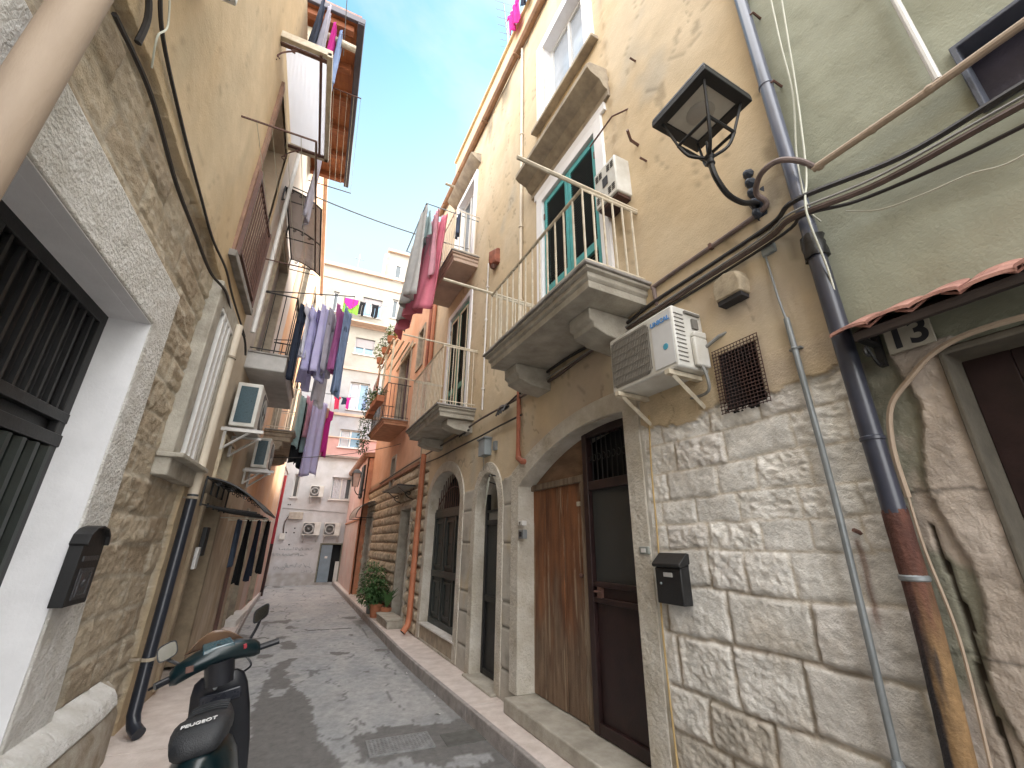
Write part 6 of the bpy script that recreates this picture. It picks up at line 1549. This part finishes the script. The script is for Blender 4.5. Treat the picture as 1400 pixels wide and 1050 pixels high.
    MB(fh).tube([(-.30, .36, .935), (-.40, .34, .925)], .018, 12).build('grip', M_bp, t); MB(fh).tube([(.30, .36, .955), (.46, .33, .965)], .018, 12).build('grip', M_bp, t)
    mb = MB(fh); mb.tube([(-.27, .42, .93), (-.33, .43, .92), (-.43, .39, .91)], .007, 6); mb.build('brake_lever', M_bp, t); MB(fh).tube([(.27, .42, .95), (.33, .43, .945), (.43, .39, .95)], .007, 6).build('brake_lever', M_bp, t)
    MB(fh).tube(spline([(.2, .34, .94), (.24, .33, .88), (.16, .36, .85), (.08, .38, .86)], 5), .006, 5).build('brake_cable', M_bp, t)
    MB(fh).surf(lambda s, v: ((-.21+.42*s)*(1-.25*v), .43+.05*math.sin(PI*s)-.02*v, 1.02+.085*v*(1-.6*(2*s-1)**2)), 14, 5).build('wind_screen', M_scr, t, fix=False, solid=.004, smooth=180)
    def mirror(sg, base, head, tilt):
        b, h = Vector(base), Vector(head)
        st_ = MB(fh); st_.tube(spline([b, b.lerp(h, .5)+Vector((.02*sg, .02, -.01)), h+Vector((0, .02, -.04))], 6), .009, 7)
        arm = st_.build('mirror_arm', M_bp, t)
        rim = []; gl = []
        for k in range(20):
            a = 2*PI*k/20; c, s = math.cos(a), math.sin(a)
            x = .066*math.copysign(abs(c)**.55, c); z = .042*math.copysign(abs(s)**.55, s)
            rim.append((x, z)); gl.append((x*.88, z*.86))
        def place(x, y, z): return (h.x + x*math.cos(tilt)+z*.18*sg, h.y + y, h.z + z + x*math.sin(tilt))
        m_ = MB(fh); m_.loft([[place(x, -.012, z) for x, z in rim], [place(x, 0, z) for x, z in rim], [place(x*.9, .022, z*.9) for x, z in rim], [place(x*.5, .034, z*.5) for x, z in rim]]); hd = m_.build('mirror', M_bp, t, smooth=50)
        m_ = MB(fh); m_.loft([[place(x, -.014, z) for x, z in gl], [place(x, -.0125, z) for x, z in gl]]); m_.build('mirror_glass', M_mir, hd)
    mirror(-1, (-.22, .38, .975), (-.33, .38, 1.075), R(12)); mirror(1, (.23, .38, 1.0), (.34, .41, 1.14), R(14))
    # wheels, fork, fender, stand
    def wheel(y, rad, w):
        g = MB(f); g.loft([[(x, y+rr*math.cos(a), rad+rr*math.sin(a)) for a in [2*PI*k/28 for k in range(28)]] for x, rr in ((-w/2, rad*.62), (-w/2, rad*.86), (-w*.28, rad*.99), (w*.28, rad*.99), (w/2, rad*.86), (w/2, rad*.62))])
        wh = g.build('wheel', M_tyre, t, smooth=40)
        MB(f).lathe([(.03, -w*.55), (rad*.58, -w*.35), (rad*.60, 0), (rad*.58, w*.35), (.03, w*.55)], (0, y, rad), 20, 'u').build('rim', M_galv, wh)
    wheel(-.36, .21, .10); wheel(.60, .21, .09)
    MB(f).tube([(0, .40, .80), (0, .52, .42)], .03, 8).tube([(-.07, .52, .42), (-.07, .60, .21)], .018, 7).tube([(.07, .52, .42), (.07, .60, .21)], .018, 7).build('fork', M_galv, t)
    MB(f).surf(lambda s, v: (-.07+.14*v, .60+.235*math.cos(R(-10+170*s)), .21+.235*math.sin(R(-10+170*s))+.02*math.sin(PI*v)), 14, 5).build('front_mudguard', M_teal2, t, fix=False, solid=.004, smooth=180)
    MB(f).loft([[(-.05, y, .18), (.05, y, .18), (.06, y, .33), (-.06, y, .33)] for y in (-.48, -.1)]).build('engine', M_galv, t, bevel=.02)
    MB(f).tube([(-.05, -.1, .25), (-.15, -.14, .14), (-.2, -.16, .03)], .011, 6).build('side_stand', M_bp, t)
    MB(f).lathe([(.05, 0), (.04, .03), (0, .035)], (0, -.365, .66), 12, 'o').build('rear_light', M_red, t)
build_scooter()

# ================================================================== camera and light
cd = bpy.data.cameras.new('camera'); cam = bpy.data.objects.new('camera', cd); COL.objects.link(cam)
yaw, pitch, roll = R(-23.6), R(20.8), R(.83)
f_ = Vector((-math.sin(yaw)*math.cos(pitch), math.cos(yaw)*math.cos(pitch), math.sin(pitch)))
r0 = Vector((math.cos(yaw), math.sin(yaw), 0)); u0_ = r0.cross(f_)
r1 = r0*math.cos(roll)+u0_*math.sin(roll); u1_ = -r0*math.sin(roll)+u0_*math.cos(roll)
m3 = Matrix((r1, u1_, -f_)).transposed()
cam.matrix_world = Matrix.Translation((0, 0, 1.6)) @ m3.to_4x4()
cd.sensor_width = 36; cd.lens = 578/1400*36; cd.clip_start = .05; cd.clip_end = 500
sc.camera = cam

TO_SUN = Vector((.78, .40, .46)).normalized()
el = math.asin(TO_SUN.z); az = math.atan2(TO_SUN.x, TO_SUN.y)
sl = bpy.data.lights.new('sun', 'SUN'); sl.energy = 1.5; sl.angle = R(10); sl.color = (1, .93, .82)
so = bpy.data.objects.new('sun', sl); COL.objects.link(so); so.rotation_euler = TO_SUN.to_track_quat('Z', 'Y').to_euler(); so.location = (10, -10, 30)
w = bpy.data.worlds.new('World'); sc.world = w; w.use_nodes = True
nt = w.node_tree; N = nt.nodes; L = nt.links
bg = N['Background']; bg.inputs['Strength'].default_value = .15
sky = N.new('ShaderNodeTexSky'); sky.sky_type = 'NISHITA'; sky.sun_disc = False; sky.sun_elevation = el; sky.sun_rotation = az; sky.air_density = 1.0; sky.dust_density = 1.5; sky.ozone_density = 1.2
tc = N.new('ShaderNodeTexCoord'); mp = N.new('ShaderNodeMapping'); mp.inputs['Scale'].default_value = (1.0, 1.6, 2.2)
L.new(tc.outputs['Generated'], mp.inputs['Vector'])
cn = N.new('ShaderNodeTexNoise'); cn.inputs['Scale'].default_value = 2.2; cn.inputs['Detail'].default_value = 9; cn.inputs['Roughness'].default_value = .58; cn.inputs['Distortion'].default_value = .3
L.new(mp.outputs['Vector'], cn.inputs['Vector'])
cr = N.new('ShaderNodeValToRGB'); cr.color_ramp.elements[0].position = .50; cr.color_ramp.elements[1].position = .85
cr.color_ramp.elements[0].color = (0, 0, 0, 1); cr.color_ramp.elements[1].color = (.75, .75, .75, 1)
L.new(cn.outputs['Fac'], cr.inputs['Fac'])
sx = N.new('ShaderNodeSeparateXYZ'); L.new(tc.outputs['Generated'], sx.inputs['Vector'])
hz = N.new('ShaderNodeMapRange'); hz.inputs['From Min'].default_value = .60; hz.inputs['From Max'].default_value = .86; hz.inputs['To Min'].default_value = .7; hz.inputs['To Max'].default_value = .0
L.new(sx.outputs['Z'], hz.inputs['Value'])
ad = N.new('ShaderNodeMath'); ad.operation = 'ADD'; ad.use_clamp = True; L.new(cr.outputs['Color'], ad.inputs[0]); L.new(hz.outputs['Result'], ad.inputs[1])
mx = N.new('ShaderNodeMix'); mx.data_type = 'RGBA'; L.new(ad.outputs[0], mx.inputs['Factor'])
tint = N.new('ShaderNodeMix'); tint.data_type = 'RGBA'; tint.blend_type = 'MULTIPLY'; tint.inputs['Factor'].default_value = 1; tint.inputs[7].default_value = (.48, .72, .66, 1)
L.new(sky.outputs['Color'], tint.inputs[6]); L.new(tint.outputs[2], mx.inputs[6]); mx.inputs[7].default_value = (1.35, 1.46, 1.48, 1)
# unseen bright cloud bank added overhead and behind the viewer to light the alley
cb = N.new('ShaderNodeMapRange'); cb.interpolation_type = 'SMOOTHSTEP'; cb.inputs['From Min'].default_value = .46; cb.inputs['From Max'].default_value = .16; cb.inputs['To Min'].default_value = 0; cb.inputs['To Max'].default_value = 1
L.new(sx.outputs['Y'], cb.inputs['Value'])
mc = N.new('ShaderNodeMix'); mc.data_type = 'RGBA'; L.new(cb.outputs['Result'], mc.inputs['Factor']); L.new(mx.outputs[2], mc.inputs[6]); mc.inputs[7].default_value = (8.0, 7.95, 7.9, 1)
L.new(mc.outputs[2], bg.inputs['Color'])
vs = sc.view_settings; vs.view_transform = 'Standard'; vs.look = 'None'; vs.exposure = 2.35; vs.gamma = 1
sc.cycles.max_bounces = 10; sc.cycles.diffuse_bounces = 7
